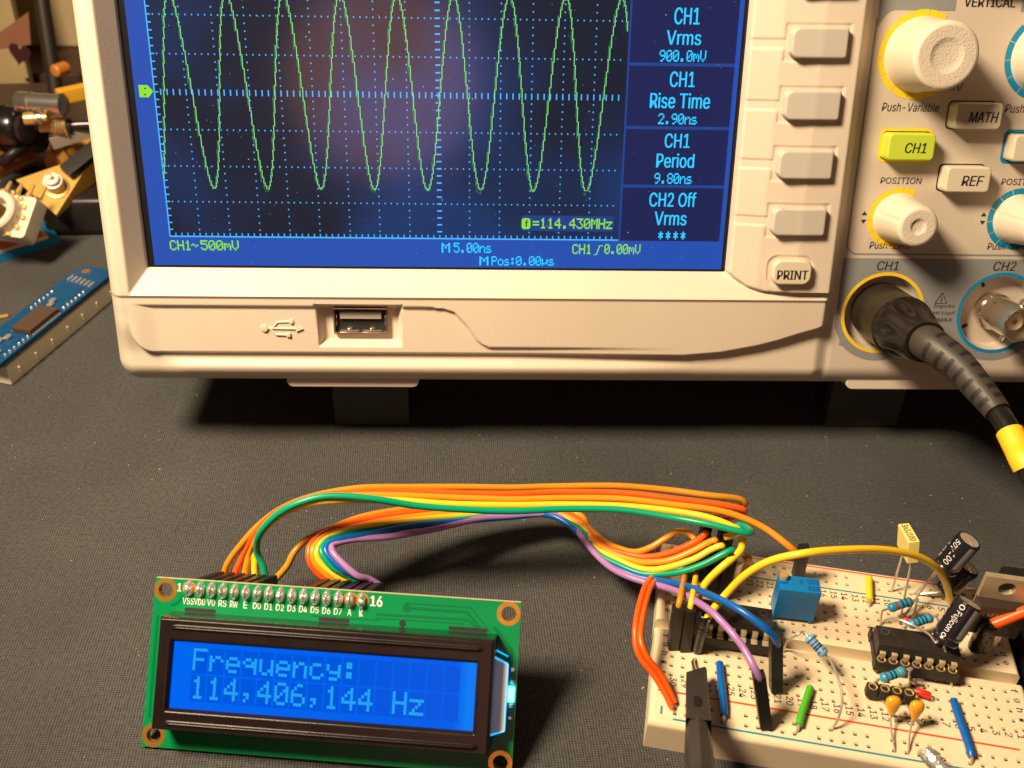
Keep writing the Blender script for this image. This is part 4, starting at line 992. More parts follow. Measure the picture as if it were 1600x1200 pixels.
# electrolytic capacitors
SLEEVE = mat('black cap sleeve', (.012, .011, .014), .25, coat=.3, bump=.06, bscale=1200)
ALU = mat('aluminium cap top', (.70, .58, .48), .35, .6, bump=.1, bscale=900)
GREYS = mat('grey stripe print', (.20, .19, .20), .4)
def electro(label, bot, top, r, legs, marks, stripe=20, txt_rot=0):
    bot = Vector(bot); top = Vector(top); d = top-bot; L_ = d.length
    t_ = thing('electrolytic_capacitor', label, 'capacitor', legs[0][-1], 'black electrolytic capacitors')
    M_ = axis(bot, d, (0, 1, 0))
    lc = M_.inverted() @ Vector(CAM.translation); txt_rot = math.degrees(math.atan2(lc.y, lc.x))+txt_rot; stripe = txt_rot+stripe
    b = MB(M_); b.lathe([(.01, 0), (r*.8, 0), (r*.95, .2), (r, .6), (r*.97, 1.3), (r*.9, 1.6), (r*.97, 1.95), (r, 2.4), (r, L_-.6), (r*.97, L_-.2), (r*.86, L_), (r*.8, L_-.05)], 40); sl_ = b.build('sleeve', SLEEVE, t_)
    b = MB(M_); b.lathe([(r*.8, L_-.08), (r*.7, L_-.12), (.01, L_-.12)], 32)
    b.build('vent_top', ALU, t_)
    b = MB(M_)
    for a in (0, 120, 240): b.box((r*.38, 0, L_-.1), (r*.72, .16, .06), 0, M=Matrix.Rotation(math.radians(a+25), 4, 'Z'))
    b.build('vent_groove', mat('vent groove', (.9, .85, .8), .15, 1), t_)
    b = MB(M_)
    b.lathe([(r+.02, 2.6), (r+.02, L_-.6), (r*.88, L_+.01)], 6, mi=0, a0=math.radians(stripe), a1=math.radians(stripe+42)); b.build('polarity_stripe', GREYS, sl_)
    b = MB(M_)
    WR = Matrix(((1, 0, 0, 0), (0, 0, -1, 0), (0, 1, 0, 0), (0, 0, 0, 1)))     # text Y runs along the can
    for s_, x0, y0, x1, y1, rot in marks:
        if rot: b_txt(b, s_, x0, y0, x1, y1, r+.03, txt_rot)
        else: b.text(s_, x0, y0, x1, y1, 0, wrap=r+.03, bold=.015, M=Matrix.Rotation(math.radians(txt_rot), 4, 'Z')@WR)
    b.build('sleeve_print', mat('white sleeve print', (.8, .78, .8), .4), sl_)
    for k, path_ in enumerate(legs):
        l = path_[-1]; first = Vector(path_[0]); q_ = M_.inverted() @ first; dq = Vector((q_.x, q_.y, 0)); dq = dq.normalized()*1.1 if dq.length > .1 else Vector((1.1, 0, 0))
        st = M_ @ dq; st2 = M_ @ (dq+Vector((0, 0, -1.2)))
        mid = [tuple(st2.lerp(Vector(l), .5))] if len(path_) == 1 else []
        b = MB(); b.tube(spline([tuple(st), tuple(st2)]+mid+list(path_)+[(l[0], l[1], 6)], 6), .27, 7); b.build('leg', TIN, t_)
def b_txt(b, s_, x0, y0, x1, y1, R_, rot):
    """lettering that runs along the can"""
    vs, fs = glyphs(s_, 0); a = np.array(vs); mn = a.min(0); mx = a.max(0); q = (a-mn)/(mx-mn)
    along = y1-q[:, 0]*(y1-y0); acr = x0+q[:, 1]*(x1-x0)
    th = acr/R_+math.radians(rot)
    b.add([(R_*math.cos(t_), R_*math.sin(t_), l) for t_, l in zip(th, along)], fs)
electro('black electrolytic capacitor standing highest, leaning over the far rail beside the yellow box capacitor', (107.83,151.38,21.5), (111.09,151.64,31), 2.85, [[(105.63,155.14,8.5)], [(105.34,152.04,15), (99.19,146.43,8.5)]], [('100', -.3, 2.8, 1.1, 6.0, 1), ('50V', -1.2, 6.4, .2, 9.4, 1), ('105', -3.2, 2.4, -2.2, 7.2, 1)], 50, -22)
electro('black electrolytic capacitor printed Fujicon, leaning over the right chip', (100.98,132.43,19), (105.56,135.73,28), 3.0, [[(102.14,131.66,16), (104.31,128.25,8.5)], [(98.36,134.54,19), (94.79,136.99,19.5), (92.51,139.7,18), (91.99,142.09,14), (93.6,144.89,9)]], [('Fujicon', -.8, 3.0, .8, 8.2, 1), ('105', -3.9, 3.6, -2.9, 8.0, 1), ('o', -.5, 1.5, .5, 2.5, 1), ('o', -.6, 8.7, .6, 9.9, 1)], 48, -14)
electro('black electrolytic capacitor mostly hidden between the two leaning ones and the regulator tab', (111.69,152.87,12), (115.07,153.36,20), 2.7, [[bp((23.6, 21.5, BH))], [bp((21.4, 21.5, BH))]], [('16V', -.6, 3.5, .6, 6.5, 1)], 150, 120)
# resistors
RBLUE = mat('blue resistor body', (.02, .30, .50), .32, coat=.3); RLIGHT = mat('light blue resistor body', (.13, .38, .62), .32, coat=.3)
BANDS = {'p': mat('mauve band', (.22, .09, .14), .4), 'k': mat('black band', (.01, .015, .03), .4), 'g': mat('gold band', (.50, .42, .12), .35, .5), 'b': mat('brown band', (.16, .05, .03), .4), 'r': mat('red band', (.35, .06, .08), .4), 'v': mat('violet band', (.11, .05, .13), .4)}
def resistor(label, a, c_, bands, path_a, path_c, m, r=1.15):
    a = Vector(a); c_ = Vector(c_); d = c_-a; L_ = d.length; t_ = thing('resistor', label, 'resistor', path_c[-1], 'blue film resistors')
    M_ = axis(a, d, (0, 1, 0)); f = L_/6.6
    prof = [(.01, -.1), (.35, -.05), (.8, .25), (1.05, .7), (1.1, 1.1), (1.06, 1.5), (.92, 1.9), (.92, 4.7), (1.06, 5.1), (1.1, 5.5), (1.05, 5.9), (.8, 6.35), (.35, 6.65), (.01, 6.7)]
    prof = [(r_*r/1.1, z_*f) for r_, z_ in prof]
    b = MB(M_); b.lathe(prof, 24); rb = b.build('resistor_body', m, t_, 80)
    def rad(zq): return float(np.interp(zq, [p[1] for p in prof], [p[0] for p in prof]))
    keys = sorted(set(x_[0] for x_ in bands)); b = MB(M_)
    for kk, pos in bands:
        z0 = pos*L_-.19; z1 = pos*L_+.19
        b.lathe([(rad(z0)+.025, z0), (rad((z0+z1)/2)+.03, (z0+z1)/2), (rad(z1)+.025, z1)], 24, mi=keys.index(kk))
    b.build('colour_bands', [BANDS[k] for k in keys], rb)
    for st, dr, P in ((a, -1, path_a), (c_, 1, path_c)):
        e = P[-1]
        b = MB(); b.tube(spline([tuple(st-d.normalized()*dr*.3), tuple(st+d.normalized()*dr*1.3)]+list(P)+[(e[0], e[1], e[2]-3)], 7), .28, 7); b.build('leg', TIN, t_)
resistor('light blue resistor on long curved legs, beside the blue wire\'s black connector', (71.66,134.73,18), (74.83,130.7,16.5), [('v', .2), ('v', .38), ('k', .52), ('k', .62), ('v', .78)],
  [(69.46,135.09,18), (68.29,136.08,15), (68.77,137.82,11)], [(75.83,125.01,16.5), (75.81,120.64,15), (75.1,118.38,11.5), (74.18,117.71,8.6)], RLIGHT, 1.25)
resistor('blue resistor just behind the four-hole socket, with a gold-green band', (86.12,126.17,14.2), (92.04,127.73,15.2), [('b', .18), ('k', .38), ('k', .52), ('g', .70), ('b', .88)], [(86.12,126.63,12), (87.38,128.14,9)], [(93.49,128.49,13.5), (95.16,130.13,9)], RBLUE)
resistor('blue resistor between the yellow jumper and the film capacitor legs', (94.91,146.29,13.5), (100.78,147.49,14.8), [('r', .30), ('r', .36), ('k', .56), ('k', .72), ('b', .88)], [(93.33,145.76,13), (93.86,145.97,10), (94.09,145.6,8.6)], [(102.55,148.45,13), (102.41,147.49,10), (102.18,147.5,8.6)], RBLUE)
resistor('blue resistor tucked behind the right chip, beside the Fujicon capacitor', (98.18,141.62,13.2), (103.93,143.04,14.4), [('b', .2), ('k', .38), ('k', .54), ('k', .68), ('b', .86)], [(97.9,142.04,12), (99.26,143.69,8.6)], [(105.84,144.58,13), (108.25,146.32,8.6)], RBLUE)
# four-hole socket strip
sip = new('socket_strip', 'short black strip of four round gold sockets in front of the right chip', 'socket', (9.6, -11.43, BH))
b = MB(BM)
for k in range(4): b.prism([(-1.25, -.8), (-.9, -1.2), (.9, -1.2), (1.25, -.8), (1.25, .8), (.9, 1.2), (-.9, 1.2), (-1.25, .8)], 1.3, 3.75, bev=.1, seg=1, M=T(cx(13-k), -11.43, BH))
b.build('strip_body', CHIP, sip)
for k in range(4):
    b = MB(BM); b.lathe([(.96, 3.7), (1.0, 3.95), (.85, 4.0), (.6, 3.7), (.5, 2.6), (.01, 2.5)], 20, M=T(cx(13-k), -11.43, BH)); b.tube([(cx(13-k), -11.43, BH+.6), (cx(13-k), -11.43, BH-3)], .25, 6); b.build('contact', BRASS, sip)
# regulator with its tab
REG = mat('regulator epoxy', (.035, .022, .017), .45, bump=.12, bscale=2500, var=.2, vscale=200)
TABM = mat('regulator tab', (.52, .42, .27), .45, .55, bump=.25, bscale=700, var=.12, vscale=150)
reg = new('voltage_regulator', 'black regulator with an upright drilled metal tab at the right end of the breadboard', 'regulator', (34, 8.5, BH))
VM = BM @ T(33.6, 9.0, BH+3.6) @ Matrix.Rotation(math.radians(90), 4, 'X')      # X right, Y up, Z towards the viewer
b = MB(VM); plate(b, -5.1, 12.4, 5.1, 18.9, -.7, .7, [(0, 15.9, 1.85)], 0, 0); b.box((0, 9, 0), (10.2, 7, 1.3), .1); b.build('metal_tab', TABM, reg)
b = MB(VM); b.prism([(-5.15, 3.4), (5.15, 3.4), (5.15, 12.4), (-5.15, 12.4)], -.4, 3.6, bev=.3); rbd = b.build('regulator_body', REG, reg)
b = MB(VM); b.text('LM78', -3.9, 9.4, .2, 10.6, 3.64, bold=.0); b.text('C1', .6, 5.2, 2.7, 6.4, 3.64); b.build('regulator_marking', mat('pale ink', (.30, .25, .22), .6), rbd)
for k in (-1, 0, 1):
    b = MB(VM); b.box((k*2.54, 1.7, 1.6), (1.1, 3.6, .5), .05); b.box((k*2.54, -3.2, 1.6), (.7, 7, .5), .05); b.build('leg', TIN, reg)
# loose black connector beyond the board's end
solo(MB(BM).box((51.2, 15, 5), (15, 40, 10), .9), 'black_connector', BLACK, 'black plastic block beside the right end of the breadboard', 'connector')
# ------------------------------------------------------------------ jumpers
def jumper(label, pts, m, r=.8, ends=((.0, 0), (.0, 0)), group='short jumper wires', name='jumper_wire', bare=True, n=7):
    t_ = thing(name, label, 'jumper wire', pts[-1], group)
    b = MB(); b.tube(spline(pts, n), r, 12); b.build('insulation', m, t_)
    for p, q in ((pts[0], pts[1]), (pts[-1], pts[-2])):
        if p[2] < 12:
            d = (Vector(p)-Vector(q)).normalized(); b = MB(); e = Vector(p)+d*.9
            b.tube(spline([tuple(Vector(p)-d*.4), tuple(Vector(p)+d*.5+Vector((0, 0, -.15))), (e.x, e.y, BH-.2), (e.x, e.y, BH-3)], 4), .32, 7); b.build('bare_end', TIN, t_)
    return t_
jumper('short blue jumper lying flat by row 26, nearest the black clip', [(53.11,134,9.6), (52.49,130.44,10), (51.81,123.82,10), (51.27,120.3,9.8)], W['blue'], .82)
jumper('short blue jumper with a kink, near row 5 at the right end of the board', [(102.71,123.99,9.6), (101.93,119.56,10), (101.53,116.02,10.2), (101.15,111.65,10), (101.04,110.44,9.6)], W['blue'], .86)
jumper('short green jumper crossing the red rail line', [(71.89,127.3,9.8), (70.15,124.21,10), (68,120.39,10), (66.81,117.88,9.8)], W['leaf'], .8)
jumper('short yellow jumper crossing the far blue rail line', [(95.47,159.19,9.8), (94.21,155.48,10), (93.28,152.02,9.8)], W['yellow'], .82)
jumper('stubby red jumper poking out from the four-hole socket', [(95.12,126.04,10), (96.25,125.4,10.2), (97.65,125.02,9.8)], W['brightred'], .85)
jumper('small red jumper mostly hidden behind the right chip', [(99.5,146.12,9.8), (100.24,145.76,10), (101.07,145.35,9.8)], W['brightred'], .7)
jumper('long yellow wire arching from the left chip over to the capacitors', [(48.7,136.19,21.5), (50.18,138.04,22.5), (53.44,140.87,24.5), (56.97,141,31), (61.57,140.46,36), (67.97,138.9,40), (76.99,140.78,39), (87.05,143.65,36), (96.01,145.73,32), (102.54,146.9,27), (107.62,148.57,20), (111.19,150,13), (113.43,150.27,9)], W['yellow'], .85, name='jumper_wire', group='long yellow wires')
jumper('yellow wire looping from under the green ribbon edge down to the left connectors', [(61.27,158.69,24), (60.24,155.36,24), (58.22,153.65,23), (55.41,152.03,21.5), (52.63,150.98,18.5), (50.95,149.86,16), (50.14,148.87,14)], W['yellow'], .9, group='long yellow wires')
jumper('inner of two red orange wires bowing out past the left end of the breadboard', [(41.26,123.82,9.4), (40.23,125.6,11), (38.28,128.03,14), (35.41,129.79,17), (34.08,133.01,19), (35.11,138.37,20), (37.35,145.71,19), (39.72,151.86,16), (44.02,159.7,10)], W['orangered'], .68, group='paired red orange wires')
jumper('outer of two red orange wires bowing out past the left end of the breadboard', [(40.5,122.54,9.4), (39.27,124.79,11), (36.92,127.91,13.5), (34.17,130.22,16), (33.05,132.94,18), (33.56,137.48,20), (35.92,145.27,19.5), (38.77,152.66,16), (43.25,160.97,10)], W['orangered'], .68, group='paired red orange wires')
# black housings at the left end of the board
hs = new('jumper_connector', 'black connector housing at the corner hole of the board, with an amber wire', 'connector', (-36.8, -6.3, BH), 'black connectors by the left chip')
housing(MB(), bp((-37.3, -6.4, 22.4)), bp((-36.9, -6.3, 8.7))).build('housing', HOUS, hs)
b = MB(); b.tube(spline([bp((-37.3, -6.4, 20)), bp((-37.2, -5.6, 23)), bp((-36.8, -2, 22.5)), bp((-36.2, 4, 19)), bp((-35.6, 10, 16))], 6), .7, 10); b.build('wire', W['amber'], hs)
hs = new('jumper_connector', 'black connector housing with a yellow wire, beside the corner one', 'connector', (-34.2, -6.3, BH), 'black connectors by the left chip')
housing(MB(), bp((-34.6, -6.2, 22.4)), bp((-34.3, -6.3, 8.7))).build('housing', HOUS, hs)
b = MB(); b.tube(spline([bp((-34.6, -6.2, 20)), bp((-34.6, -5.4, 23)), bp((-34.2, -2, 22.5)), bp((-33.6, 4, 19)), bp((-33, 10, 16))], 6), .7, 10); b.build('wire', W['yellow'], hs)
hs = new('jumper_connector', 'round black sleeve over a pin where the long yellow wire ends', 'connector', (-31.7, -6.3, BH), 'black connectors by the left chip')
M_ = axis(bp((-31.4, -6.3, 8.7)), Vector(bp((-31.4, -7.6, 22)))-Vector(bp((-31.4, -6.3, 8.7))))
b = MB(M_); b.lathe([(.01, 0), (1.15, 0), (1.25, .3), (1.25, 8.2), (1.5, 8.4), (1.5, 8.9), (1.4, 9.0), (1.5, 9.4), (1.5, 10.2), (1.4, 10.4), (1.5, 10.7), (1.5, 13.2), (1.2, 13.8), (.8, 14)], 24); b.build('sleeve', RUBBER, hs)
# red wire into its black sleeve at the right
rw = thing('red_lead', 'thick red wire ending in a black sleeve in front of the regulator', 'wire', (114.92,138.99,10))
b = MB(); b.tube(spline([(112.25,136.05,19.5), (114.23,136.06,21), (117.22,136.18,23), (120.54,136.46,25), (125.84,137.63,27)], 8), 1.25, 14); b.build('insulation', W['brightred'] if False else W['orangered'], rw)
b = MB(); b.tube(spline([(113.4,136.28,20.3), (112.18,136.15,18.5), (112.72,137.12,13.5), (113.01,137.33,10.5)], 6), [1.5]*12+[1.75]*7, 16); b.build('sleeve', RUBBER, rw)
# wire loop beside the red stub
lp = solo(MB().tube(spline([(95.02,128.97,8.5), (94.68,128.35,10.5), (95.97,128.31,11), (97.71,128.37,10), (98.59,128.35,8.4)], 6), .42, 8), 'wire_staple', SOLDER, 'tiny bare wire staple behind the red stub jumper', 'wire')
# soldered wire end at the bottom right
sw = thing('tinned_lug', 'crumpled shiny solder-tinned lug hooked over the near blue rail line', 'lug', (91.26,111.49,8.5))
b = MB(); P = spline([(91.14,110.2,11), (91.22,108.39,12.5), (91.22,106.07,13.5), (91.47,102.83,14.5), (91.64,99.17,15)], 8)
vs = []; b.tube(P, [.7, 1.3]+[1.55+.25*math.sin(i*1.3) for i in range(len(P)-2)], 9)
b.v = [[c_+rng.uniform(-.16, .16) for c_ in v_] for v_ in b.v]; b.build('solder_body', SOLDER, sw, 25)
b = MB(); b.tube(spline([(91.31,109.6,11.5), (90.58,110.15,12), (90.08,110.94,11), (90.57,111.47,9), (92.19,113.21,6)], 6), .3, 7); b.build('wire_hook', TIN, sw)
# black clip at the bottom
cl = thing('probe_clip', 'black plastic test clip reaching onto the near rail from the picture\'s bottom edge', 'clip', (47.54,134.16,8.5))
tip0 = Vector((46.14,128.07,13)); end0 = Vector((42.61,111.32,20)); end1 = Vector((39.58,96.27,26)); end2 = Vector((36.53,82.82,32))
cz = (end0-tip0).normalized(); cxv = Vector((1, .0, 0)); cxv = (cxv-cz*cxv.dot(cz)).normalized(); cyv = cz.cross(cxv)
secs = [(tip0+cz*-.9, 1.75, .9, 1.7), (tip0+cz*-.55, 2.05, 1.25, 1.5), (tip0+cz*.6, 2.1, 1.4, .8), (tip0.lerp(end0, .4), 2.15, 1.6), (tip0.lerp(end0, .97), 2.3, 1.9), (end0+cz*1.4, 2.4, 2.1)]
b = MB(); vs = []; fs = []
for c0, hw, hh, *sl_ in secs:
    for sx_, sy_ in ((-1, -1), (-.82, -1.12), (.82, -1.12), (1, -1), (1.12, -.8), (1.12, .8), (1, 1), (-1, 1)): vs.append(c0+cxv*hw*sx_+cyv*hh*sy_-cz*(sl_[0]*sx_ if sl_ else 0))
for i in range(len(secs)-1):
    for k in range(8): fs.append((i*8+k, i*8+(k+1) % 8, (i+1)*8+(k+1) % 8, (i+1)*8+k))
fs.append(tuple(range(7, -1, -1))); b.add(vs, fs)
CLIPM = mat('clip plastic', (.036, .030, .026), .45, bump=.25, bscale=2200, var=.15, vscale=200)
b.build('jaw', CLIPM, cl, 30)
b = MB(); pts = [end0+cz*.6, end0.lerp(end1, .35), end1, end2]; b.tube(spline([tuple(p) for p in pts], 6), [2.25+.5*min(1, i/8) for i in range(19)], 8); b.build('clip_shaft', CLIPM, cl, 20)
b = MB(); c0 = tip0.lerp(end0, .72); nrm_ = cxv.cross(cz); nrm_ = nrm_ if nrm_.z > 0 else -nrm_
b.prism(rr(-.75, -1.7, .75, 1.7, .7, 5), 0, .15, M=Matrix(((cxv.x, cz.x, nrm_.x, 0), (cxv.y, cz.y, nrm_.y, 0), (cxv.z, cz.z, nrm_.z, 0), (0, 0, 0, 1))).copy() if False else Matrix.Translation(c0+nrm_*1.95)@Matrix(((cxv.x, cz.x, nrm_.x, 0), (cxv.y, cz.y, nrm_.y, 0), (cxv.z, cz.z, nrm_.z, 0), (0, 0, 0, 1))))
b.build('release_mark', BLACK, cl)
b = MB(); b.tube(spline([tuple(tip0+cz*-1), (46.56,132.97,11), (47.71,135.54,9), (48.39,137.45,6.5)], 5), .35, 7); b.build('hook', METAL, cl)

# ================================================================== CLUTTER ON THE LEFT
# upside-down display module
dm = thing('display_module', 'white display module lying face down, its blue circuit board up, left of the oscilloscope', 'display module', (-154.97,286.73,-0))
a0 = Vector((-154.42,251.15,0)); a1 = Vector((-140.48,299.02,0)); dx_ = (a1-a0).normalized(); dxl = 62
DMx = Matrix(((dx_.x, -dx_.y, 0, a0.x), (dx_.y, dx_.x, 0, a0.y), (0, 0, 1, 0), (0, 0, 0, 1)))
b = MB(DMx); WHT = mat('white module plastic', (.82, .76, .58), .5, sss=.3)
b.box((dxl/2-2, 7, 3.6), (dxl-4, 14, 7.0), .4)
hb = b.build('display_case', WHT, dm)
b = MB(DMx)
for k in range(7):
    b = MB(DMx); b.lathe([(.5, 0), (.45, .35), (.01, .45)], 10, M=T(5+k*8.4, -.05, 4.0)@Matrix.Rotation(math.radians(90), 4, 'X')); b.box((5+k*8.4, -.15, 3.0), (.5, .3, 2.0), .1); b.build('side_pip', WHT, hb)
b = MB(DMx); BPCB = mat('blue solder mask', (.006, .06, .16), .3, var=.1, vscale=80)
b.box((dxl/2-2, 7.2, 9.0), (dxl+2, 14.6, 1.6), .1); b.build('circuit_board', BPCB, dm)
b = MB(DMx); b.box((22.5, 4.6, 10.9), (15, 7.4, 2.0), .3); b.build('driver_chip', mat('brown chip', (.07, .042, .025), .5), dm)
b = MB(DMx)
for k in range(16): b.box((15.6+k*.92, .75, 10.0), (.5, 1.0, .4), .1); b.box((15.6+k*.92, 8.6, 10.0), (.5, 1.0, .4), .1)
b.build('chip_pins', SOLDER, dm)
b = MB(DMx)
def pip(x_, y_, r=.75): MB(DMx).lathe([(r, 0), (r*.8, .4), (.01, .7)], 10, M=T(x_, y_, 9.8)).build('solder_joint', SOLDER, dm, 60)
for x0 in (2, 33):
    for k in range(6): pip(x0+k*2.2+(0 if x0 > 9 else 1), 1.6, .5); pip(x0+k*2.2-3, 12.3, .5)
for x_, y_ in ((33, 6.8), (35.5, 7.8), (9, 8.3), (11.5, 7.2), (3, 4.5)): MB(DMx).box((x_, y_, 10.4), (2.6, 1.8, 1.0), .35).build('small_component', SOLDER, dm)
for k in range(6): MB(DMx).box((49.5+.4*k, 2.2+k*2.0, 10.0), (3.4, 1.0, .5), .15).build('solder_pad', SOLDER, dm)
b = MB(DMx); b.ring((57.5, 10.0), .1, 1.6, 9.86); b.build('mounting_ring', GOLD, dm)
# small gold pin
solo(MB().tube([(-175.64,291.5,0.6), (-172.33,292.83,0.6)], .7, 8), 'header_pin', BRASS, 'single gold pin lying on the cloth at the left edge', 'pin')
# cards
def slab(name, label, poly, z0, z1, m, group=None, cat='card'):
    return solo(MB().prism(poly, z0, z1, bev=.2, seg=1), name, m, label, cat, group)
e0 = Vector((-195.33,329.17,0)); e1 = Vector((-173.41,348.65,0)); ed = (e1-e0).normalized(); en = Vector((-ed.y, ed.x, 0))
def cp(u, v_): q_ = e1-ed*u+en*v_; return (q_.x, q_.y)
slab('plastic_card', 'blue card at the bottom of the striped stack by the left edge', [cp(0, 0), cp(-2, 60), cp(90, 60), cp(90, 0)], 0, 3.4, mat('blue card', (.01, .17, .36), .4), 'stacked cards')
slab('plastic_card', 'white card in the middle of the striped stack by the left edge', [cp(4, .6), cp(3, 60), cp(90, 60), cp(90, .6)], 3.45, 4.8, mat('white card', (.6, .52, .42), .5), 'stacked cards')
slab('plastic_card', 'orange red card on top of the striped stack by the left edge', [cp(6, 1.0), cp(5, 60), cp(90, 60), cp(90, 1.0)], 4.85, 7.8, mat('orange card', (.62, .10, .02), .5), 'stacked cards')
# black adapter box
solo(MB(T(-161, 375, 0)@Matrix.Rotation(math.radians(3), 4, 'Z')).box((0, 0, 8.5), (44, 40, 17), 3.5, 4), 'adapter_box', mat('glossy black plastic', (.018, .015, .014), .25, bump=.03, bscale=500), 'glossy black box beside the oscilloscope, behind the striped cards', 'box')
# amber board with a trimmer capacitor
bd = thing('prototype_board', 'amber circuit board with a white and gold trimmer, tipped on the black box', 'circuit board', (-178.48,367.71,14))
q0, q1, q2, q3 = Vector((-188.5,357.22,24)), Vector((-171.27,346.47,14)), Vector((-159.19,379.18,20)), Vector((-160.15,371.5,30))
nn_ = (q1-q0).cross(q3-q0).normalized(); nn_ = nn_ if nn_.z > 0 else -nn_
b = MB(); P = [q0, q1, q2, q3]; vs = [tuple(p) for p in P]+[tuple(p-nn_*1.6) for p in P]
b.add(vs, [(0, 1, 2, 3), (7, 6, 5, 4)]+[(k, (k+1) % 4, 4+(k+1) % 4, 4+k) for k in range(4)]); b.build('board', mat('amber laminate', (.50, .30, .05), .4, var=.1, vscale=60), bd, smooth=False)
cc = Vector((-173.12,357.27,20)); cc = cc+nn_*((q0-cc).dot(nn_)); M_ = axis(cc, nn_, (0, 1, 0))
b = MB(M_); b.lathe([(5.0, 0), (5.0, .7), (3.5, .9), (3.5, 3), (3.0, 3.3)], 28); b.build('trimmer_base', BRASS, bd)
b = MB(M_); b.lathe([(3.0, 3), (3.7, 3.4), (3.7, 5.2), (2.8, 5.5), (2.8, 7), (2.2, 7.4), (.01, 7.4)], 28); b.build('trimmer_cap', mat('white ceramic', (.72, .66, .6), .4), bd)
b = MB(M_); b.lathe([(.9, 7.4), (.9, 9.6), (.01, 9.8)], 14); b.build('trimmer_screw', BRASS, bd)
s0 = Vector((-169.03,366.01,20)); s0 += nn_*((q0-s0).dot(nn_)+2.2); s1 = Vector((-161.04,379.13,20)); s1 += nn_*((q0-s1).dot(nn_)+2.2)
b = MB(axis(tuple(s0), s1-s0, tuple(nn_))); b.box((0, 0, 18), (6, 4, 40), .4); b.build('connector_strip', BLACK, bd)
# ceramic wafer switch with gold tags and a shaft
ws = thing('tube_socket', 'white ceramic socket with a ring of gold tags and a metal shaft, on the cards', 'socket', (-183.76,346.92,4))
CER2 = mat('glazed ceramic', (.66, .58, .48), .3)
wc = Vector((-183.48,329.93,22)); vd = (Vector((-40, -150, 190))).normalized(); M_ = axis(tuple(wc), vd)
b = MB(M_); b.prism(rr(-12, -8, 12, 9, 1.5, 4), -7, 0, bev=.4); b.build('ceramic_wafer', CER2, ws)
b = MB(M_); b.lathe([(8.2, -1), (8.2, 4.5), (7.6, 5.2), (5.6, 5.2), (5.1, 4.6), (5.1, 0)], 40); b.build('ceramic_collar', CER2, ws)
for k in range(14):
    a = 2*math.pi*k/14; b = MB(M_); b.box((9.5*math.cos(a), 9.5*math.sin(a), .8), (1.6, 1.6, 2.0), .35); b.build('gold_tag', BRASS, ws)
for k in range(5):
    b = MB(M_); b.tube([(-10+k*5, 10, -3.5), (-10+k*5.2, 15.5, -4)], [1.2, .5], 8); b.build('pin', BRASS, ws)
b = MB(M_); b.lathe([(.01, 0), (3.4, 0), (3.4, 7), (2.7, 7.5), (2.7, 14), (3.7, 14.5), (3.7, 18), (3.0, 19), (.01, 19)], 28); b.build('shaft', mat('aged brass', (.50, .37, .20), .3, .95), ws)
# coax adapters and test plugs in the back
def lathe_thing(name, label, cat, p, d, parts, group=None):
    t_ = thing(name, label, cat, p, group); M_ = axis(p, d)
    for nm, prof, m in parts: MB(M_).lathe(prof, 28).build(nm, m, t_)
    return t_
DARKMETAL = mat('gunmetal', (.05, .042, .045), .25, .6); GLOSSB = mat('glossy black handle', (.010, .008, .008), .22)
lathe_thing('test_plug', 'black ribbed plug handle at the left edge among the connectors', 'plug', (-219.06,386.45,36), Vector((-191.63,380.92,36))-Vector((-219.06,386.45,36)), [
  ('handle', [(.01, 0), (8, 0), (9, 2), (9, 20), (8.3, 20.6), (8.3, 21.2), (9, 21.8), (8.6, 26), (7, 28), (.01, 28)], GLOSSB), ('front_ring', [(6, 28), (6, 30), (4, 30.5), (.01, 30.5)], DARKMETAL)], 'connectors heaped at the left')
b = None
lathe_thing('coax_adapter', 'dull silver cylinder, upper one of the heaped connectors', 'adapter', (-187.13,383.22,46), Vector((-173.59,381.49,46))-Vector((-187.13,383.22,46)), [
  ('flange', [(.01, -5), (4, -5), (4.4, -4), (4.4, 0)], METAL), ('barrel', [(4.4, 0), (4.6, .3), (4.6, 1), (4.2, 1.4), (4.2, 13), (4.7, 13.3), (4.7, 14.6), (4, 15), (.01, 15)], mat('silver barrel', (.62, .56, .54), .24, .9))], 'connectors heaped at the left')
lathe_thing('coax_adapter', 'black cylinder with a pale metal rim, lower one of the heaped connectors', 'adapter', (-199.34,386.78,30), Vector((-193.12,397.05,26))-Vector((-199.34,386.78,30)), [
  ('barrel', [(.01, 0), (6, 0), (6.6, 1), (6.6, 12)], DARKMETAL), ('rim', [(6.6, 12), (7, 12.3), (7, 13.2), (6.2, 13.8), (5, 13.2), (.01, 13.2)], mat('pale rim', (.5, .42, .34), .35, .8))], 'connectors heaped at the left')
lathe_thing('coax_adapter', 'brass knurled nut pointing right among the heaped connectors', 'adapter', (-185.46,382.54,36), Vector((-171.16,385.14,36))-Vector((-185.46,382.54,36)), [
  ('stem', [(.01, 0), (2.2, 0), (2.2, 5)], BRASS), ('nut', [(2.2, 5), (4.2, 5.2), (4.4, 5.6), (4.1, 6.2), (4.4, 6.8), (4.1, 7.4), (4.4, 8), (4.1, 8.6), (4.4, 9.2), (4.1, 9.8), (4.4, 11), (3.4, 11.4)], mat('brass nut', (.60, .46, .24), .28, .8)), ('tip', [(3.4, 11.4), (3.2, 12.6), (2.2, 12.8), (2.2, 20), (.01, 20.2)], DARKMETAL)], 'connectors heaped at the left')
solo(MB().tube(spline([(-207.68,377.89,20), (-198.27,374.68,26), (-193.82,379.41,28), (-193.91,393.38,24), (-190.26,401.32,22), (-180.17,402.49,24)], 8), 2.2, 12), 'black_cable', BLACK, 'black cable winding between the heaped connectors and the amber board', 'cable')
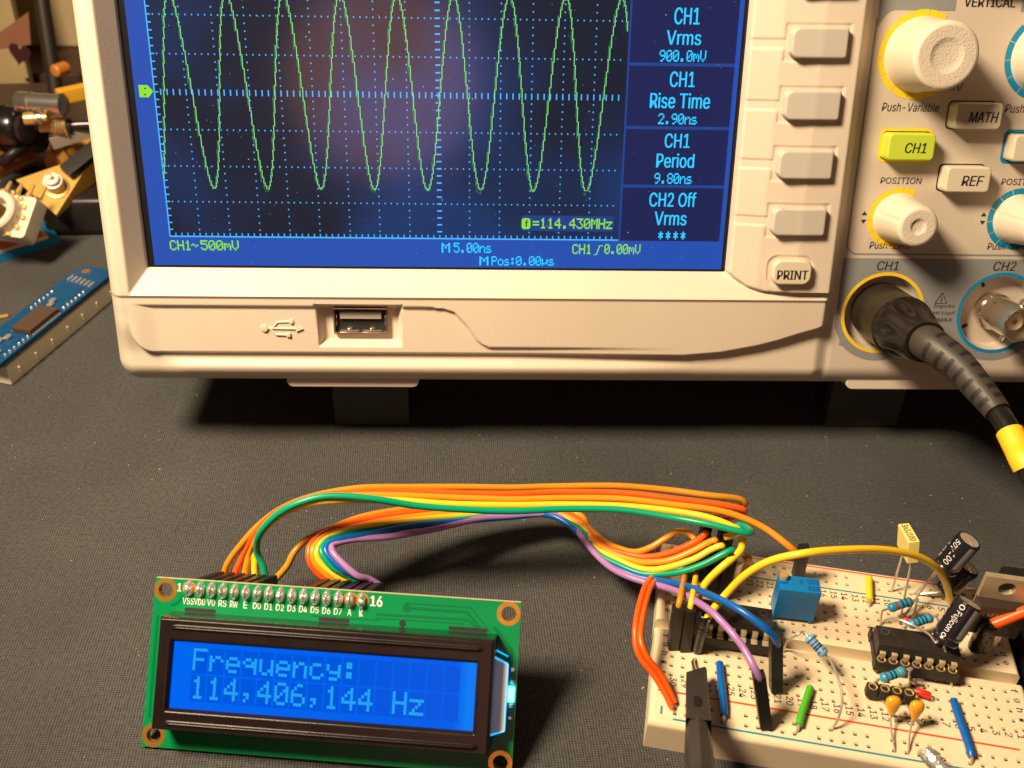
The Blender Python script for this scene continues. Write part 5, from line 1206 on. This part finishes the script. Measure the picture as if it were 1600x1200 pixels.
solo(MB(axis((-180.48,380.38,30), Vector((-170.15,385.47,32))-Vector((-180.48,380.38,30)))).box((0, 0, 9), (1.2, 5, 20), .3), 'metal_strip', TIN, 'thin dull metal strip lying under the brass nut', 'strip')
lathe_thing('coax_adapter', 'small brass fitting tucked between the black handle and the silver cylinder', 'adapter', (-187.48,375.96,42), Vector((-180.42,377.62,42))-Vector((-187.48,375.96,42)), [
  ('body', [(.01, 0), (2.4, 0), (2.6, .4), (2.6, 4), (1.8, 4.2), (1.8, 8.5), (.01, 8.5)], BRASS), ('collar', [(1.9, 5), (3.0, 5.2), (3.0, 6.6), (1.9, 6.8)], METAL)], 'connectors heaped at the left')
# yellow wrapped bundle, dark trays and the box behind
solo(MB(axis((-191.19,398.19,12), Vector((-180.09,418.8,12))-Vector((-191.19,398.19,12)))).lathe([(.01, 0), (6, 0), (7, 2)]+[(7+.7*math.sin(i*1.6), 2+i*1.3) for i in range(26)]+[(6, 37), (.01, 37)], 24), 'wire_bundle', mat('yellow wound wire', (.62, .33, .015), .4, bump=.5, bscale=300), 'yellow wound wire bundle behind the amber board', 'wire bundle')
solo(MB(axis((-176.81,391.92,46), Vector((-168.22,399.27,46))-Vector((-176.81,391.92,46)))).box((0, 0, 10), (5, 6, 24), .8), 'yellow_block', mat('yellow plastic', (.66, .34, .02), .5), 'bright yellow block behind the silver cylinder', 'block')
solo(MB(T(-240, 452, 0)@Matrix.Rotation(math.radians(6), 4, 'Z')).box((0, 0, 9), (210, 76, 18), 2), 'storage_tray', mat('dark brown tray', (.05, .028, .018), .45, var=.3, vscale=40), 'dark brown tray under the heap of connectors', 'tray')
solo(MB(axis((-209.83,373.21,22), Vector((-202.2,388.19,22))-Vector((-209.83,373.21,22)))).lathe([(.01, 0), (6, 0), (7, 2), (7, 22), (6, 24), (.01, 24)], 24), 'glint_shadow', mat('glint shadow brown', (.20, .07, .01), .2, coat=.3), 'amber brown cylinder standing in for shadow and orange glints, left edge under the plugs', 'shadow stand-in')  # brown shadow with orange glints, put in as a coloured cylinder
solo(MB(axis((-205.35,452.55,36), Vector((-201.76,459.3,36))-Vector((-205.35,452.55,36)))).lathe([(.01, 0), (2.4, .3), (3, 1), (3, 7), (2.4, 8), (.01, 8.2)], 20), 'orange_glint', mat('glint orange', (.60, .20, .03), .45), 'orange glint made as a small cylinder beside the dark rod', 'glint')  # painted glint: an orange cylinder takes the place of a highlight
# printed packet, rod, carton and the dark block they stand on
pk = thing('printed_packet', 'cream packet printed with a dark heart and a brown wedge, upright at the far left', 'packet', (-253.64,500,0.77))
PO = Vector((-253.64,500,0.77)); MP = T(PO.x, PO.y, PO.z) @ Matrix.Rotation(math.radians(84), 4, 'X')
def pp(p): q_ = Vector(p)-PO; return (q_.x, q_.z)
b = MB(MP); b.box((-30, 40, -3), (84, 88, 6), 1.0); pkb = b.build('packet_body', mat('cream card', (.40, .30, .15), .6, var=.12, vscale=25), pk)
hc = pp((-243.31,500,28.65)); hp = []
for k in range(40):
    a = 2*math.pi*k/40
    hx_ = 5.6*math.sin(a)**3; hy_ = (13*math.cos(a)-5*math.cos(2*a)-2*math.cos(3*a)-math.cos(4*a))*.38
    hp.append((hc[0]+hx_*.94+hy_*.3, hc[1]+hy_*.94-hx_*.3))
b = MB(MP); b.add([(p[0], p[1], .1) for p in hp], [tuple(range(39, -1, -1))]); b.build('printed_heart', mat('maroon ink', (.05, .005, .012), .5), pkb, smooth=False)
b = MB(MP); wq = [pp(t_) for t_ in ((-251.78,500,38.55), (-254.2,500,30.45), (-236.46,500,33.3), (-233.93,500,49.22))]
b.add([(p[0], p[1], .06) for p in wq], [(0, 1, 2, 3)]); b.build('printed_wedge', mat('brown pink ink', (.26, .11, .06), .5), pkb, smooth=False)
for sp in ((-242.46,500,15.35), (-249.5,500,10.5), (-257.75,500,6.27)):
    q_ = pp(sp); b = MB(MP); b.ring(q_, 0, 1.1, .08, seg=14); b.build('printed_spot', mat('dark ink', (.03, .015, .01), .5), pkb, smooth=False)
r0 = Vector((-215.43,470,14.8)); r1 = Vector((-216.92,490,76.42))
solo(MB(axis(r0, r1-r0)).lathe([(.01, 0), (3.6, 0), (3.6, (r1-r0).length), (.01, (r1-r0).length)], 20), 'dark_rod', mat('dark rod', (.022, .014, .011), .5), 'dark upright rod standing between the packet and the cream carton', 'rod')
c0 = Vector((-247.47,560,14.5))
solo(MB().box((c0.x+20, 575, c0.z+60), (150, 30, 120), 2), 'cream_carton', mat('cream carton', (.52, .40, .23), .6, var=.05, vscale=20), 'plain cream carton standing behind the oscilloscope corner', 'carton')
solo(MB().box((c0.x+20, 560, c0.z/2), (170, 90, c0.z), 2), 'wooden_block', mat('dark wood', (.060, .032, .018), .5, var=.3, vscale=30), 'dark brown wooden block under the cream carton', 'block')
for o in D.objects:
    if '_w' in o: del o['_w']
